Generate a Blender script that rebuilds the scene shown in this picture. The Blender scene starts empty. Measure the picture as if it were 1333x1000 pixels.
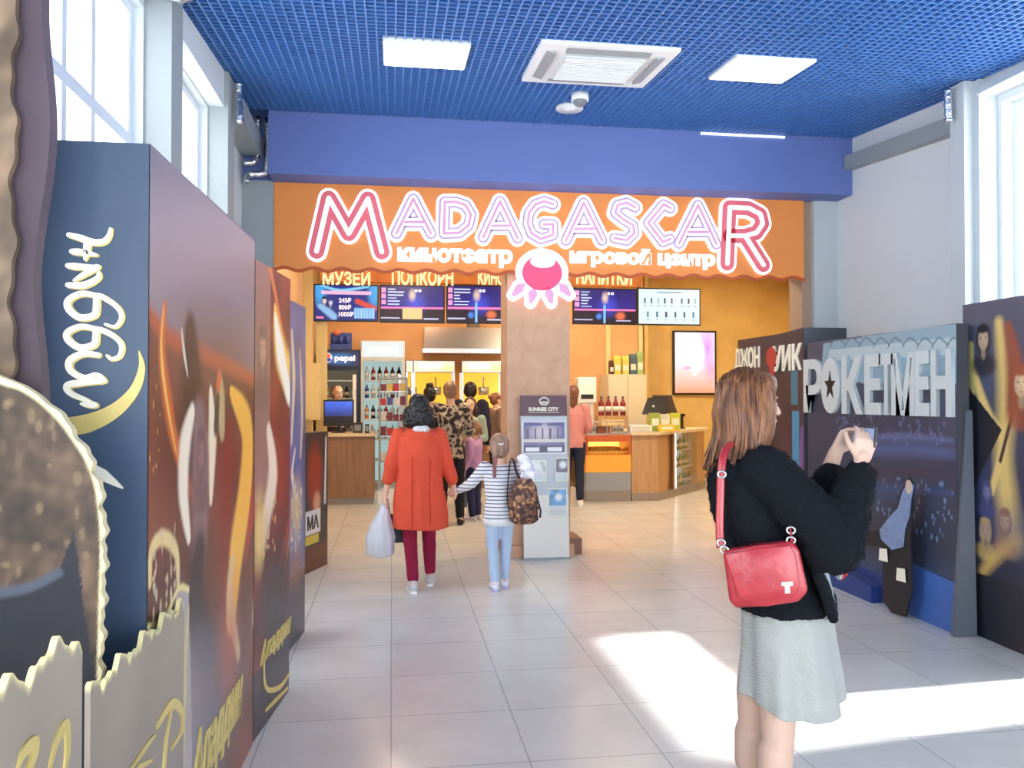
import bpy, bmesh, math, random
import numpy as np
from mathutils import Vector, Matrix, noise
from math import sin, cos, pi, atan, sqrt, radians

SC = bpy.context.scene
COL = SC.collection
random.seed(7)

# ---------------------------------------------------------------- camera, world, sun, exposure
F_PX = 1080.0
YAW = atan(156.5 / F_PX)
PITCH = atan(15 / F_PX)
EYE = 1.6
cam_data = bpy.data.cameras.new('camera')
cam_data.sensor_fit = 'HORIZONTAL'
cam_data.sensor_width = 36.0
cam_data.lens = 36.0 * F_PX / 1333.0
cam_data.clip_end = 200
cam = bpy.data.objects.new('camera', cam_data)
COL.objects.link(cam)
cam.location = (0, 0, EYE)
cam.rotation_euler = (pi / 2 + PITCH, 0, -YAW)
SC.camera = cam

world = bpy.data.worlds.new('world')
SC.world = world
world.use_nodes = True
bg = world.node_tree.nodes['Background']
bg.inputs[0].default_value = (0.94, 0.965, 1.0, 1)
bg.inputs[1].default_value = 5.0

sun_data = bpy.data.lights.new('sun', 'SUN')
sun_data.energy = 16.0
sun_data.angle = radians(3.0)
sun_data.color = (1.0, 0.97, 0.93)
sun = bpy.data.objects.new('sun', sun_data)
COL.objects.link(sun)
SUN_DIR = Vector((-1.0, -0.09, -1.12)).normalized()     # travelling down, leftwards and a little toward the camera
sun.rotation_euler = SUN_DIR.to_track_quat('-Z', 'Y').to_euler()
sun.location = (12, 9, 12)

SC.view_settings.view_transform = 'Standard'
SC.view_settings.look = 'None'
SC.view_settings.gamma = 1.0
SC.view_settings.use_curve_mapping = False
SC.view_settings.exposure = 0.75

# ---------------------------------------------------------------- helpers: measuring, colour, materials
_fw = Vector((sin(YAW) * cos(PITCH), cos(YAW) * cos(PITCH), sin(PITCH)))
_rt = Vector((cos(YAW), -sin(YAW), 0))
_up = _rt.cross(_fw)

def at(x, y, X=None, Y=None, Z=None):
    """Point of the place seen at a spot of the photograph, on the plane X, Y or Z = value."""
    r = _fw * F_PX + _rt * (x - 666.5) + _up * (500 - y)
    if X is not None: t = X / r.x
    elif Y is not None: t = Y / r.y
    else: t = (Z - EYE) / r.z
    return Vector((0, 0, EYE)) + r * t

def lin(c):
    return tuple(((v / 255) / 12.92 if v / 255 <= 0.04045 else ((v / 255 + 0.055) / 1.055) ** 2.4) for v in c)

def L4(c): return (*lin(c), 1)

_mats = {}
def pm(name, col, rough=0.5, metal=0.0, var=0.08, scale=14.0, bump=0.0, emit=0.0, spec=0.5, trans=0.0):
    """Procedural principled material: colour broken up by noise, optional bump."""
    if name in _mats: return _mats[name]
    m = bpy.data.materials.new(name); m.use_nodes = True
    nt = m.node_tree; b = nt.nodes['Principled BSDF']
    tc = nt.nodes.new('ShaderNodeTexCoord'); nz = nt.nodes.new('ShaderNodeTexNoise')
    nz.inputs['Scale'].default_value = scale; nz.inputs['Detail'].default_value = 4
    nt.links.new(tc.outputs['Object'], nz.inputs['Vector'])
    mix = nt.nodes.new('ShaderNodeMix'); mix.data_type = 'RGBA'
    c = lin(col)
    mix.inputs[6].default_value = (*[max(0, v * (1 - var)) for v in c], 1)
    mix.inputs[7].default_value = (*[min(1, v * (1 + var)) for v in c], 1)
    nt.links.new(nz.outputs['Fac'], mix.inputs[0])
    nt.links.new(mix.outputs[2], b.inputs['Base Color'])
    b.inputs['Roughness'].default_value = rough
    b.inputs['Metallic'].default_value = metal
    b.inputs['Specular IOR Level'].default_value = spec
    b.inputs['Transmission Weight'].default_value = trans
    if emit:
        b.inputs['Emission Color'].default_value = (*c, 1)
        b.inputs['Emission Strength'].default_value = emit
    if bump:
        bp = nt.nodes.new('ShaderNodeBump'); bp.inputs['Strength'].default_value = bump
        bp.inputs['Distance'].default_value = 0.01
        nt.links.new(nz.outputs['Fac'], bp.inputs['Height']); nt.links.new(bp.outputs[0], b.inputs['Normal'])
    _mats[name] = m
    return m

def ramp_mat(name, stops, scale=6.0, rough=0.5, metal=0.0, kind='noise', bump=0.0, detail=4, distort=0.0, coord='Object'):
    m = bpy.data.materials.new(name); m.use_nodes = True
    nt = m.node_tree; b = nt.nodes['Principled BSDF']
    tc = nt.nodes.new('ShaderNodeTexCoord')
    if kind == 'voronoi':
        tx = nt.nodes.new('ShaderNodeTexVoronoi'); out = tx.outputs['Color']
    else:
        tx = nt.nodes.new('ShaderNodeTexNoise'); out = tx.outputs['Fac']
        tx.inputs['Detail'].default_value = detail; tx.inputs['Distortion'].default_value = distort
    tx.inputs['Scale'].default_value = scale
    nt.links.new(tc.outputs[coord], tx.inputs['Vector'])
    cr = nt.nodes.new('ShaderNodeValToRGB')
    while len(cr.color_ramp.elements) < len(stops): cr.color_ramp.elements.new(0.5)
    for e, (p, c) in zip(cr.color_ramp.elements, stops): e.position = p; e.color = L4(c)
    nt.links.new(out, cr.inputs[0]); nt.links.new(cr.outputs[0], b.inputs['Base Color'])
    b.inputs['Roughness'].default_value = rough; b.inputs['Metallic'].default_value = metal
    if bump:
        bp = nt.nodes.new('ShaderNodeBump'); bp.inputs['Strength'].default_value = bump
        bp.inputs['Distance'].default_value = 0.02
        nt.links.new(out, bp.inputs['Height']); nt.links.new(bp.outputs[0], b.inputs['Normal'])
    _mats[name] = m
    return m

def paint_mat(name, rough=0.45, emit=0.0, spec=0.5):
    """Printed artwork or a screen: the colours are the printed colour attribute of the mesh."""
    if name in _mats: return _mats[name]
    m = bpy.data.materials.new(name); m.use_nodes = True
    nt = m.node_tree; b = nt.nodes['Principled BSDF']
    a = nt.nodes.new('ShaderNodeAttribute'); a.attribute_name = 'print'
    b.inputs['Roughness'].default_value = rough
    b.inputs['Specular IOR Level'].default_value = spec
    if emit:
        b.inputs['Base Color'].default_value = (0.01, 0.01, 0.01, 1)
        nt.links.new(a.outputs['Color'], b.inputs['Emission Color']); b.inputs['Emission Strength'].default_value = emit
    else:
        nt.links.new(a.outputs['Color'], b.inputs['Base Color'])
    _mats[name] = m
    return m

# ---------------------------------------------------------------- helpers: objects
def link(name, me, mat=None, parent=None, smooth=False):
    if mat is not None:
        for m in (mat if isinstance(mat, (list, tuple)) else [mat]): me.materials.append(m)
    if smooth:
        me.polygons.foreach_set('use_smooth', [True] * len(me.polygons))
    o = bpy.data.objects.new(name, me); COL.objects.link(o)
    if parent is not None: o.parent = parent
    return o

def obj(name, bm, mat=None, parent=None, smooth=False):
    me = bpy.data.meshes.new(name)
    bmesh.ops.recalc_face_normals(bm, faces=bm.faces)
    bm.to_mesh(me); bm.free()
    return link(name, me, mat, parent, smooth)

def thing(name, label, cat, loc=(0, 0, 0), rz=0.0, group=None):
    o = bpy.data.objects.new(name, None); COL.objects.link(o)
    o.location = loc; o.rotation_euler = (0, 0, rz); o.empty_display_size = 0.1
    o['label'] = label; o['category'] = cat
    if group: o['group'] = group
    return o

def tag(o, label, cat, group=None):
    o['label'] = label; o['category'] = cat
    if group: o['group'] = group
    return o

def struct(o):
    o['kind'] = 'structure'; return o

def B(): return bmesh.new()

def box(bm, x0, x1, y0, y1, z0, z1, bev=0.0):
    r = bmesh.ops.create_cube(bm, size=1.0)
    for v in r['verts']:
        v.co = Vector(((x0 + x1) / 2 + v.co.x * (x1 - x0), (y0 + y1) / 2 + v.co.y * (y1 - y0), (z0 + z1) / 2 + v.co.z * (z1 - z0)))
    if bev:
        es = list({e for v in r['verts'] for e in v.link_edges})
        bmesh.ops.bevel(bm, geom=es, offset=bev, segments=2, affect='EDGES', profile=0.7)
    return bm

def hexa(bm, bot, top):
    """Solid from four bottom points and four top points."""
    vs = [bm.verts.new(p) for p in list(bot) + list(top)]
    bm.faces.new(vs[0:4]); bm.faces.new(vs[4:8])
    for i in range(4):
        j = (i + 1) % 4
        bm.faces.new((vs[i], vs[j], vs[4 + j], vs[4 + i]))
    return bm

def ring_loft(bm, rings, n=20, cap=True, fold=None):
    """rings: (x, y, z, rx, ry[, rot]) horizontal ellipses. fold(theta, i)->factor"""
    prev = None; first = None
    for i, r in enumerate(rings):
        x, y, z, rx, ry = r[:5]; a0 = r[5] if len(r) > 5 else 0
        cur = []
        for k in range(n):
            t = 2 * pi * k / n; f = fold(t, i) if fold else 1.0
            ex, ey = rx * cos(t) * f, ry * sin(t) * f
            cur.append(bm.verts.new((x + ex * cos(a0) - ey * sin(a0), y + ex * sin(a0) + ey * cos(a0), z)))
        if prev:
            for k in range(n):
                bm.faces.new((prev[k], prev[(k + 1) % n], cur[(k + 1) % n], cur[k]))
        else: first = cur
        prev = cur
    if cap:
        bm.faces.new(first); bm.faces.new(prev)
    return bm

def tube(bm, pts, r, n=10, cap=True, flat=1.0):
    """Tube along points; r a number or list."""
    pts = [Vector(p) for p in pts]; N = len(pts)
    rs = r if isinstance(r, (list, tuple)) else [r] * N
    prev = None; ref = None
    for i, p in enumerate(pts):
        d = (pts[min(i + 1, N - 1)] - pts[max(i - 1, 0)])
        if d.length < 1e-9: d = Vector((0, 0, 1))
        d.normalize()
        if ref is None: ref = Vector((0, 0, 1)) if abs(d.z) < 0.9 else Vector((1, 0, 0))
        s = d.cross(ref)
        if s.length < 1e-4: s = d.orthogonal()
        s.normalize(); ref = s.cross(d).normalized()
        cur = [bm.verts.new(p + s * (rs[i] * cos(2 * pi * k / n)) + ref * (rs[i] * flat * sin(2 * pi * k / n))) for k in range(n)]
        if prev:
            for k in range(n): bm.faces.new((prev[k], prev[(k + 1) % n], cur[(k + 1) % n], cur[k]))
        elif cap: bm.faces.new(cur)
        prev = cur
    if cap: bm.faces.new(prev)
    return bm

def cone(bm, p, q, r1, r2, n=14):
    """Round-ended tapered limb segment."""
    p = Vector(p); q = Vector(q); d = q - p; Ln = max(d.length, 1e-5); d.normalize()
    pts = []; rs = []
    for a in (80, 55, 28): pts.append(p - d * r1 * sin(radians(a))); rs.append(r1 * cos(radians(a)))
    pts.append(p); rs.append(r1); pts.append(q); rs.append(r2)
    for a in (28, 55, 80): pts.append(q + d * r2 * sin(radians(a))); rs.append(r2 * cos(radians(a)))
    return tube(bm, pts, rs, n)

def ell(bm, c, r, rot=None, seg=18):
    m = Matrix.Translation(Vector(c))
    if rot is not None: m = m @ rot.to_4x4()
    m = m @ Matrix.Diagonal((*r, 1))
    bmesh.ops.create_uvsphere(bm, u_segments=seg, v_segments=seg // 2 + 2, radius=1.0, matrix=m)
    return bm

def cyl(bm, c, r, h, axis='z', n=24, r2=None):
    m = Matrix.Translation(Vector(c))
    if axis == 'y': m = m @ Matrix.Rotation(pi / 2, 4, 'X')
    if axis == 'x': m = m @ Matrix.Rotation(pi / 2, 4, 'Y')
    bmesh.ops.create_cone(bm, cap_ends=True, segments=n, radius1=r, radius2=r if r2 is None else r2, depth=h, matrix=m)
    return bm

def blob(name, bm, voxel, mat, parent=None, smooth_it=4, rough=0.0, rscale=30.0, fn=None):
    """Union of overlapping solids grown into one continuous skin."""
    me = bpy.data.meshes.new(name); bmesh.ops.recalc_face_normals(bm, faces=bm.faces); bm.to_mesh(me); bm.free()
    o = bpy.data.objects.new(name, me); COL.objects.link(o)
    md = o.modifiers.new('r', 'REMESH'); md.mode = 'VOXEL'; md.voxel_size = voxel; md.adaptivity = 0
    if smooth_it:
        sm = o.modifiers.new('s', 'SMOOTH'); sm.iterations = smooth_it; sm.factor = 0.5
    dg = bpy.context.evaluated_depsgraph_get(); dg.update()
    new = bpy.data.meshes.new_from_object(o.evaluated_get(dg))
    bpy.data.objects.remove(o); bpy.data.meshes.remove(me)
    if rough or fn:
        cos_ = [v.co.copy() for v in new.vertices]; nrm = [v.normal.copy() for v in new.vertices]; flat = []
        for c, n in zip(cos_, nrm):
            if rough: c = c + n * (noise.noise(c * rscale) * rough)
            if fn: c = fn(c, n)
            flat.extend(c)
        new.vertices.foreach_set('co', flat); new.update()
    new.materials.clear(); new.name = name
    return link(name, new, mat, parent, True)

def slab(bm, pts, frame, t0, t1):
    """Extruded polygon. frame = (origin, u, v, n); pts in (u, v)."""
    o, u, v, n = frame
    a = [bm.verts.new(o + u * p[0] + v * p[1] + n * t0) for p in pts]
    b = [bm.verts.new(o + u * p[0] + v * p[1] + n * t1) for p in pts]
    bm.faces.new(a); bm.faces.new(b)
    for i in range(len(pts)):
        j = (i + 1) % len(pts)
        bm.faces.new((a[i], a[j], b[j], b[i]))
    return bm

def stroke(bm, pts, r, frame, t0, t1, n=7):
    """Raised stroke with round joints and ends: pts (u, v), r number or list; frame as in slab."""
    rs = r if isinstance(r, (list, tuple)) else [r] * len(pts)
    P = [Vector((p[0], p[1])) for p in pts]
    for i in range(len(P) - 1):
        d = P[i + 1] - P[i]
        if d.length < 1e-6: continue
        a = math.atan2(d.y, d.x); poly = []
        e = (i % 16) * 5e-5                      # keep overlapping joints from sharing one plane
        for k in range(n + 1):
            t = a + pi / 2 + pi * k / n; poly.append(P[i] + Vector((cos(t), sin(t))) * rs[i])
        for k in range(n + 1):
            t = a - pi / 2 + pi * k / n; poly.append(P[i + 1] + Vector((cos(t), sin(t))) * rs[i + 1])
        slab(bm, [(q.x, q.y) for q in poly], frame, t0, t1 + e)
    return bm

def spl(pts, n=8):
    """Catmull-Rom through points of any dimension."""
    P = [Vector(p) for p in pts]; out = []
    for i in range(len(P) - 1):
        p0 = P[max(i - 1, 0)]; p1 = P[i]; p2 = P[i + 1]; p3 = P[min(i + 2, len(P) - 1)]
        for k in range(n):
            t = k / n
            out.append(0.5 * ((2 * p1) + (p2 - p0) * t + (2 * p0 - 5 * p1 + 4 * p2 - p3) * t * t + (3 * p1 - p0 - 3 * p2 + p3) * t ** 3))
    out.append(P[-1]); return out

def text(name, body, frame, x0, x1, y0, y1, mat, parent=None, depth=0.004, bold=0.0, shear=0.0, t0=0.0, rot=0):
    """Raised lettering fitted to the rectangle x0..x1, y0..y1 of a frame. rot=90 reads upward."""
    c = bpy.data.curves.new(name, 'FONT'); c.body = body; c.extrude = 0.5; c.offset = bold; c.shear = shear
    c.resolution_u = 3
    o = bpy.data.objects.new(name, c); COL.objects.link(o)
    dg = bpy.context.evaluated_depsgraph_get(); dg.update()
    me = bpy.data.meshes.new_from_object(o.evaluated_get(dg))
    bpy.data.objects.remove(o); bpy.data.curves.remove(c)
    co = np.empty(len(me.vertices) * 3); me.vertices.foreach_get('co', co); co = co.reshape(-1, 3)
    if rot == 90: co = np.stack([-co[:, 1], co[:, 0], co[:, 2]], 1)
    mn = co.min(0); mx = co.max(0)
    uu = x0 + (co[:, 0] - mn[0]) / (mx[0] - mn[0]) * (x1 - x0)
    vv = y0 + (co[:, 1] - mn[1]) / (mx[1] - mn[1]) * (y1 - y0)
    tt = t0 + (co[:, 2] - mn[2]) / (mx[2] - mn[2]) * depth
    O, u, v, n = [np.array(q) for q in frame]
    w = O + uu[:, None] * u + vv[:, None] * v + tt[:, None] * n
    me.vertices.foreach_set('co', w.reshape(-1)); me.update()
    me.materials.clear()
    return link(name, me, mat, parent)

# ---------------------------------------------------------------- helpers: printed artwork
class Art:
    def __init__(s, w, h, step, top=None, right=None):
        s.w, s.h = w, h
        s.nx = max(2, int(w / step)); s.ny = max(2, int(h / step))
        s.U, s.V = np.meshgrid(np.linspace(0, w, s.nx + 1), np.linspace(0, h, s.ny + 1))
        s.C = np.zeros(s.U.shape + (3,)) + 0.02
        if top is not None: s.V = s.V / h * top(s.U)          # torn or curved top edge
        if right is not None: s.U = s.U / w * right(s.V)      # curved right edge
    def put(s, m, c):
        s.C = s.C * (1 - m[..., None]) + np.array(lin(c)) * m[..., None]
    def fill(s, c): s.C[:] = lin(c); return s
    def grad(s, stops, ax='v'):
        t = s.V / s.h if ax == 'v' else s.U / s.w
        ps = [p for p, _ in stops]; cs = np.array([lin(c) for _, c in stops])
        for k in range(3): s.C[..., k] = np.interp(t, ps, cs[:, k])
        return s
    def ell(s, x, y, rx, ry, c, soft=0.15, a=1.0, rot=0.0):
        dx, dy = s.U - x, s.V - y
        if rot: dx, dy = dx * cos(rot) + dy * sin(rot), -dx * sin(rot) + dy * cos(rot)
        d = np.sqrt((dx / rx) ** 2 + (dy / ry) ** 2)
        s.put(np.clip((1 - d) / soft, 0, 1) * a, c); return s
    def rect(s, x0, x1, y0, y1, c, a=1.0):
        s.put(((s.U >= x0) & (s.U <= x1) & (s.V >= y0) & (s.V <= y1)) * a, c); return s
    def poly(s, pts, c, a=1.0):
        m = np.zeros(s.U.shape, bool); n = len(pts)
        for i in range(n):
            x1, y1 = pts[i]; x2, y2 = pts[(i + 1) % n]
            if y1 == y2: continue
            cr = ((s.V >= min(y1, y2)) & (s.V < max(y1, y2)) & (s.U < (s.V - y1) * (x2 - x1) / (y2 - y1) + x1))
            m ^= cr
        s.put(m * a, c); return s
    def line(s, pts, r, c, soft=0.4, a=1.0, n=6):
        pts = spl([(p[0], p[1]) for p in pts], n) if len(pts) > 2 else [Vector(p) for p in pts]
        rs = r if isinstance(r, (list, tuple)) else [r, r]
        N = len(pts) - 1; best = np.full(s.U.shape, 1e9)
        for i in range(N):
            p, q = pts[i], pts[i + 1]; d = q - p; L2 = max(d.x ** 2 + d.y ** 2, 1e-9)
            t = np.clip(((s.U - p.x) * d.x + (s.V - p.y) * d.y) / L2, 0, 1)
            rr = np.interp((i + t) / N, np.linspace(0, 1, len(rs)), rs)
            best = np.minimum(best, np.hypot(s.U - p.x - t * d.x, s.V - p.y - t * d.y) / np.maximum(rr, 1e-4))
        s.put(np.clip((1 - best) / soft, 0, 1) * a, c); return s
    def specks(s, x0, x1, y0, y1, n, r, c, seed=1, a=1.0):
        rg = random.Random(seed)
        for _ in range(n): s.ell(rg.uniform(x0, x1), rg.uniform(y0, y1), r * rg.uniform(.5, 1.4), r * rg.uniform(.8, 2.5), c, .4, a)
        return s
    def mottle(s, amp, scale, seed=0):
        rg = np.random.RandomState(seed); f = np.zeros(s.U.shape)
        for k in range(10):
            a = rg.uniform(0, 2 * pi); w = scale * rg.uniform(.6, 2.2)
            f += np.sin((s.U * cos(a) + s.V * sin(a)) * w + rg.uniform(0, 6)) / 3
        s.C *= (1 + amp * f)[..., None]; s.C = np.clip(s.C, 0, 1); return s
    def face(s, x, y, r, skin=(205, 160, 130), hair=(50, 35, 30)):
        """a plain, nobody-in-particular portrait"""
        dk = tuple(int(v * .72) for v in skin); md = tuple(int(v * .88) for v in skin)
        s.ell(x, y - r * 2.0, r * 1.7, r * 1.1, hair, .4, .8)
        s.ell(x, y - r * .1, r * .98, r * 1.5, hair, .35)
        s.ell(x, y - r * 1.1, r * .34, r * .6, dk, .5)
        s.ell(x, y, r * .66, r * .95, md, .25); s.ell(x + r * .12, y + r * .05, r * .50, r * .80, skin, .8)
        s.ell(x, y + r * .85, r * .8, r * .45, hair, .4)
        for e in (-1, 1): s.ell(x + e * r * .27, y + r * .14, r * .2, r * .13, dk, .8); s.ell(x + e * r * .27, y + r * .12, r * .1, r * .05, (50, 36, 32), .6)
        s.ell(x - .02 * r, y - r * .14, r * .08, r * .26, dk, .9, .7)
        s.ell(x, y - r * .48, r * .2, r * .06, (150, 86, 78), .7)
        return s
    def build(s, name, frame, mat, parent=None, t=0.0, thick=0.0, mask=None):
        """mesh sheet of the print on a frame; thick>0 makes it a solid board"""
        O, u, v, n = [np.array(q) for q in frame]
        P = (O + s.U[..., None] * u + s.V[..., None] * v + t * n).reshape(-1, 3)
        W = s.nx + 1; idx = np.arange(P.shape[0]).reshape(s.ny + 1, W)
        q = np.stack([idx[:-1, :-1], idx[:-1, 1:], idx[1:, 1:], idx[1:, :-1]], -1).reshape(-1, 4)
        col = np.concatenate([s.C.reshape(-1, 3), np.ones((P.shape[0], 1))], 1)
        if mask is not None:
            cu = (s.U[:-1, :-1] + s.U[1:, 1:]) / 2; cv = (s.V[:-1, :-1] + s.V[1:, 1:]) / 2
            q = q[mask(cu, cv).reshape(-1)]
        me = bpy.data.meshes.new(name)
        if thick and mask is not None:
            # edges used once -> side walls
            from collections import Counter
            cnt = Counter()
            for f in q.tolist():
                for i in range(4): cnt[tuple(sorted((f[i], f[(i + 1) % 4])))] += 1
            sides = []; base = P.shape[0]
            for f in q.tolist():
                for i in range(4):
                    a, b = f[i], f[(i + 1) % 4]
                    if cnt[tuple(sorted((a, b)))] == 1: sides.append([b, a, a + base, b + base])
            back = (q[:, ::-1] + base).tolist()
            P = np.concatenate([P, P - n * thick]); col = np.concatenate([col, col])
            me.from_pydata(P.tolist(), [], q.tolist() + back + sides)
        else:
            me.from_pydata(P.tolist(), [], q.tolist())
        ca = me.color_attributes.new('print', 'FLOAT_COLOR', 'POINT')
        ca.data.foreach_set('color', col.reshape(-1))
        me.update()
        if mask is not None:
            bm = bmesh.new(); bm.from_mesh(me)
            bmesh.ops.delete(bm, geom=[v for v in bm.verts if not v.link_faces], context='VERTS')
            bm.to_mesh(me); bm.free()
        return link(name, me, mat, parent)

def fr(o, u, n=None, v=(0, 0, 1)):
    """frame: origin, unit u, unit v, normal out of the face toward the viewer"""
    o = Vector(o); u = Vector(u).normalized(); v = Vector(v).normalized()
    n = u.cross(v).normalized() if n is None else Vector(n).normalized()
    return (o, u, v, n)

def copy_tree(root, loc=None, rz=None, label=None):
    r = root.copy(); COL.objects.link(r)
    if loc is not None: r.location = loc
    if rz is not None: r.rotation_euler = (0, 0, rz)
    if label: r['label'] = label
    for ch in list(root.children):
        c = ch.copy(); COL.objects.link(c); c.parent = r
        for g in list(ch.children):
            d = g.copy(); COL.objects.link(d); d.parent = c
    return r
# ---------------------------------------------------------------- the setting
M = {}
M['wall'] = pm('painted plaster', (214, 220, 222), .75, var=.02, scale=5)
M['wallgrey'] = pm('grey painted steel', (188, 196, 198), .55, var=.03, scale=4)
M['dgrey'] = pm('mid grey painted steel', (150, 158, 160), .5, var=.04, scale=4)
M['foil'] = pm('foil wrap', (225, 228, 230), .25, 1.0, var=.2, scale=60, bump=.6)
M['steel'] = pm('brushed stainless steel', (200, 200, 198), .28, .9, var=.05, scale=8)
M['white'] = pm('white plastic', (235, 236, 236), .4, var=.01)
M['wframe'] = pm('white window frame', (226, 232, 240), .45, var=.01)
M['black'] = pm('black plastic', (24, 24, 28), .4, var=.1)
M['darkgrey'] = pm('dark grey board', (62, 66, 74), .45, var=.06, scale=6)
M['ceilblue'] = pm('blue ceiling lattice', (88, 140, 208), .35, .25, var=.05)
M['ceilback'] = pm('blue ceiling void', (30, 62, 140), .8, var=.2, scale=3)
M['beam'] = pm('blue violet paint', (100, 120, 184), .6, var=.05, scale=3)
M['ochre'] = ramp_mat('mottled ochre plaster', [(.3, (204, 168, 96)), (.7, (222, 188, 114))], 2.5, .7, bump=.15)
M['orangewall'] = ramp_mat('mottled orange plaster', [(.3, (204, 158, 106)), (.7, (216, 172, 120))], 2.0, .7)
M['pillar'] = ramp_mat('sandy brown pillar plaster', [(.3, (200, 158, 128)), (.7, (214, 174, 144))], 8, .8, bump=.4)
M['cream'] = pm('cream paint', (228, 208, 150), .6, var=.03)
M['lamp'] = pm('light panel diffuser', (240, 243, 246), .5, emit=5)
M['warmlamp'] = pm('warm light panel', (255, 234, 200), .5, emit=38.0)

def glass_mat(name, tint=(1, 1, 1), refl=.12):
    m = bpy.data.materials.new(name); m.use_nodes = True; nt = m.node_tree
    nt.nodes.remove(nt.nodes['Principled BSDF']); out = nt.nodes['Material Output']
    t = nt.nodes.new('ShaderNodeBsdfTransparent'); t.inputs[0].default_value = (*tint, 1)
    g = nt.nodes.new('ShaderNodeBsdfGlossy'); g.inputs['Roughness'].default_value = .05
    fz = nt.nodes.new('ShaderNodeLayerWeight'); fz.inputs[0].default_value = refl
    mx = nt.nodes.new('ShaderNodeMixShader')
    nt.links.new(fz.outputs[1], mx.inputs[0]); nt.links.new(t.outputs[0], mx.inputs[1]); nt.links.new(g.outputs[0], mx.inputs[2])
    nt.links.new(mx.outputs[0], out.inputs[0]); return m
M['glass'] = glass_mat('clear glass', (.96, .98, .98))
M['clearplastic'] = glass_mat('clear bag plastic', (.9, .93, .95))

def floor_mat():
    m = bpy.data.materials.new('grey floor tiles'); m.use_nodes = True; nt = m.node_tree; b = nt.nodes['Principled BSDF']
    tc = nt.nodes.new('ShaderNodeTexCoord'); br = nt.nodes.new('ShaderNodeTexBrick')
    br.offset = 0; br.squash = 1
    br.inputs['Scale'].default_value = 1; br.inputs['Brick Width'].default_value = .6; br.inputs['Row Height'].default_value = .6
    br.inputs['Mortar Size'].default_value = .004; br.inputs['Mortar Smooth'].default_value = .1
    br.inputs['Color1'].default_value = L4((220, 220, 217)); br.inputs['Color2'].default_value = L4((225, 225, 222)); br.inputs['Mortar'].default_value = L4((180, 184, 188))
    nz = nt.nodes.new('ShaderNodeTexNoise'); nz.inputs['Scale'].default_value = 3; nz.inputs['Detail'].default_value = 6
    mx = nt.nodes.new('ShaderNodeMix'); mx.data_type = 'RGBA'; mx.blend_type = 'MULTIPLY'; mx.inputs[0].default_value = .25
    nt.links.new(tc.outputs['Object'], br.inputs['Vector']); nt.links.new(tc.outputs['Object'], nz.inputs['Vector'])
    nt.links.new(br.outputs['Color'], mx.inputs[6]); nt.links.new(nz.outputs['Fac'], mx.inputs[7])
    nt.links.new(mx.outputs[2], b.inputs['Base Color'])
    b.inputs['Roughness'].default_value = .22
    return m
M['floor'] = floor_mat()

CA, CB = 3.55, .083            # ceiling height = CA + CB * Y: the lattice rises toward the cinema
def cz(y): return CA + CB * y
XL, XR, YF = -1.4, 4.6, 8.1    # hall walls and facade

bm = B(); box(bm, -1.65, 8.0, -4.5, 15.8, -.2, 0); struct(obj('floor', bm, M['floor']))

# ceiling: blue open-cell lattice under a dark void
bm = B()
def sbox(x0, x1, y0, y1, za, zb):
    hexa(bm, [(x0, y0, cz(y0) + za), (x1, y0, cz(y0) + za), (x1, y1, cz(y1) + za), (x0, y1, cz(y1) + za)],
         [(x0, y0, cz(y0) + zb), (x1, y0, cz(y0) + zb), (x1, y1, cz(y1) + zb), (x0, y1, cz(y1) + zb)])
x = -1.36
while x < 4.6: sbox(x, x + .011, -4.4, 7.76, 0, .045); x += .0625
y = -4.4
while y < 7.76: sbox(-1.4, 4.6, y, y + .009, .003, .045); y += .0625
struct(obj('ceiling', bm, M['ceilblue']))
bm = B(); sbox(-1.65, 4.85, -4.5, 8.3, .16, .3); struct(obj('ceiling', bm, M['ceilback']))

def wall_x(name, xa, xb, y0, y1, ztop, holes, mat):
    """wall along Y with window holes (ya, yb, za, zb)"""
    bm = B(); y = y0
    for (ya, yb, za, zb) in sorted(holes):
        if ya > y: box(bm, xa, xb, y, ya, 0, ztop)
        box(bm, xa, xb, ya, yb, 0, za); box(bm, xa, xb, ya, yb, zb, ztop); y = yb
    if y < y1: box(bm, xa, xb, y, y1, 0, ztop)
    return struct(obj(name, bm, mat))
LW = [(-3.6, -1.9, .9, 3.2), (-.6, 1.1, .9, 3.4), (1.6, 2.9, .9, 3.6), (3.62, 4.93, .9, 3.80), (5.42, 6.58, .9, 3.80)]  # third opening is an unseen window added to let in light
RW = [(-3.6, -1.9, .9, 3.2), (3.80, 5.70, .9, 3.84)]
wall_x('wall_left', -1.62, XL, -4.5, 8.3, 4.5, LW, M['wall'])
wall_x('wall_right', XR, 4.85, -4.5, 8.35, 4.5, RW, M['wall'])

wn = 0
def window(side, h, mull, bars):
    global wn
    wn += 1; ya, yb, za, zb = h
    xc = -1.50 if side == 'L' else 4.74
    w = bpy.data.objects.new('window_%d' % wn, None); COL.objects.link(w); w.location = (xc, ya, za); struct(w)
    bm = B(); W, H = yb - ya, zb - za; t = .055
    box(bm, -.04, .04, 0, t, 0, H); box(bm, -.04, .04, W - t, W, 0, H); box(bm, -.04, .04, t, W - t, 0, t); box(bm, -.04, .04, t, W - t, H - t, H)
    for f in mull: box(bm, -.035, .035, W * f - .028, W * f + .028, t, H - t)
    for z in bars: box(bm, -.038, .038, t, W - t, z - za - .035, z - za + .035)
    obj('window_frame', bm, M['wframe'], w)
    bm = B(); box(bm, -.006, .006, t * .8, W - t * .8, t * .8, H - t * .8); obj('pane', bm, M['glass'], w)
for h in LW: window('L', h, [.27, .55] if h[0] > 3 else [.5], [3.04])
for h in RW: window('R', h, [], [])

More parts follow.
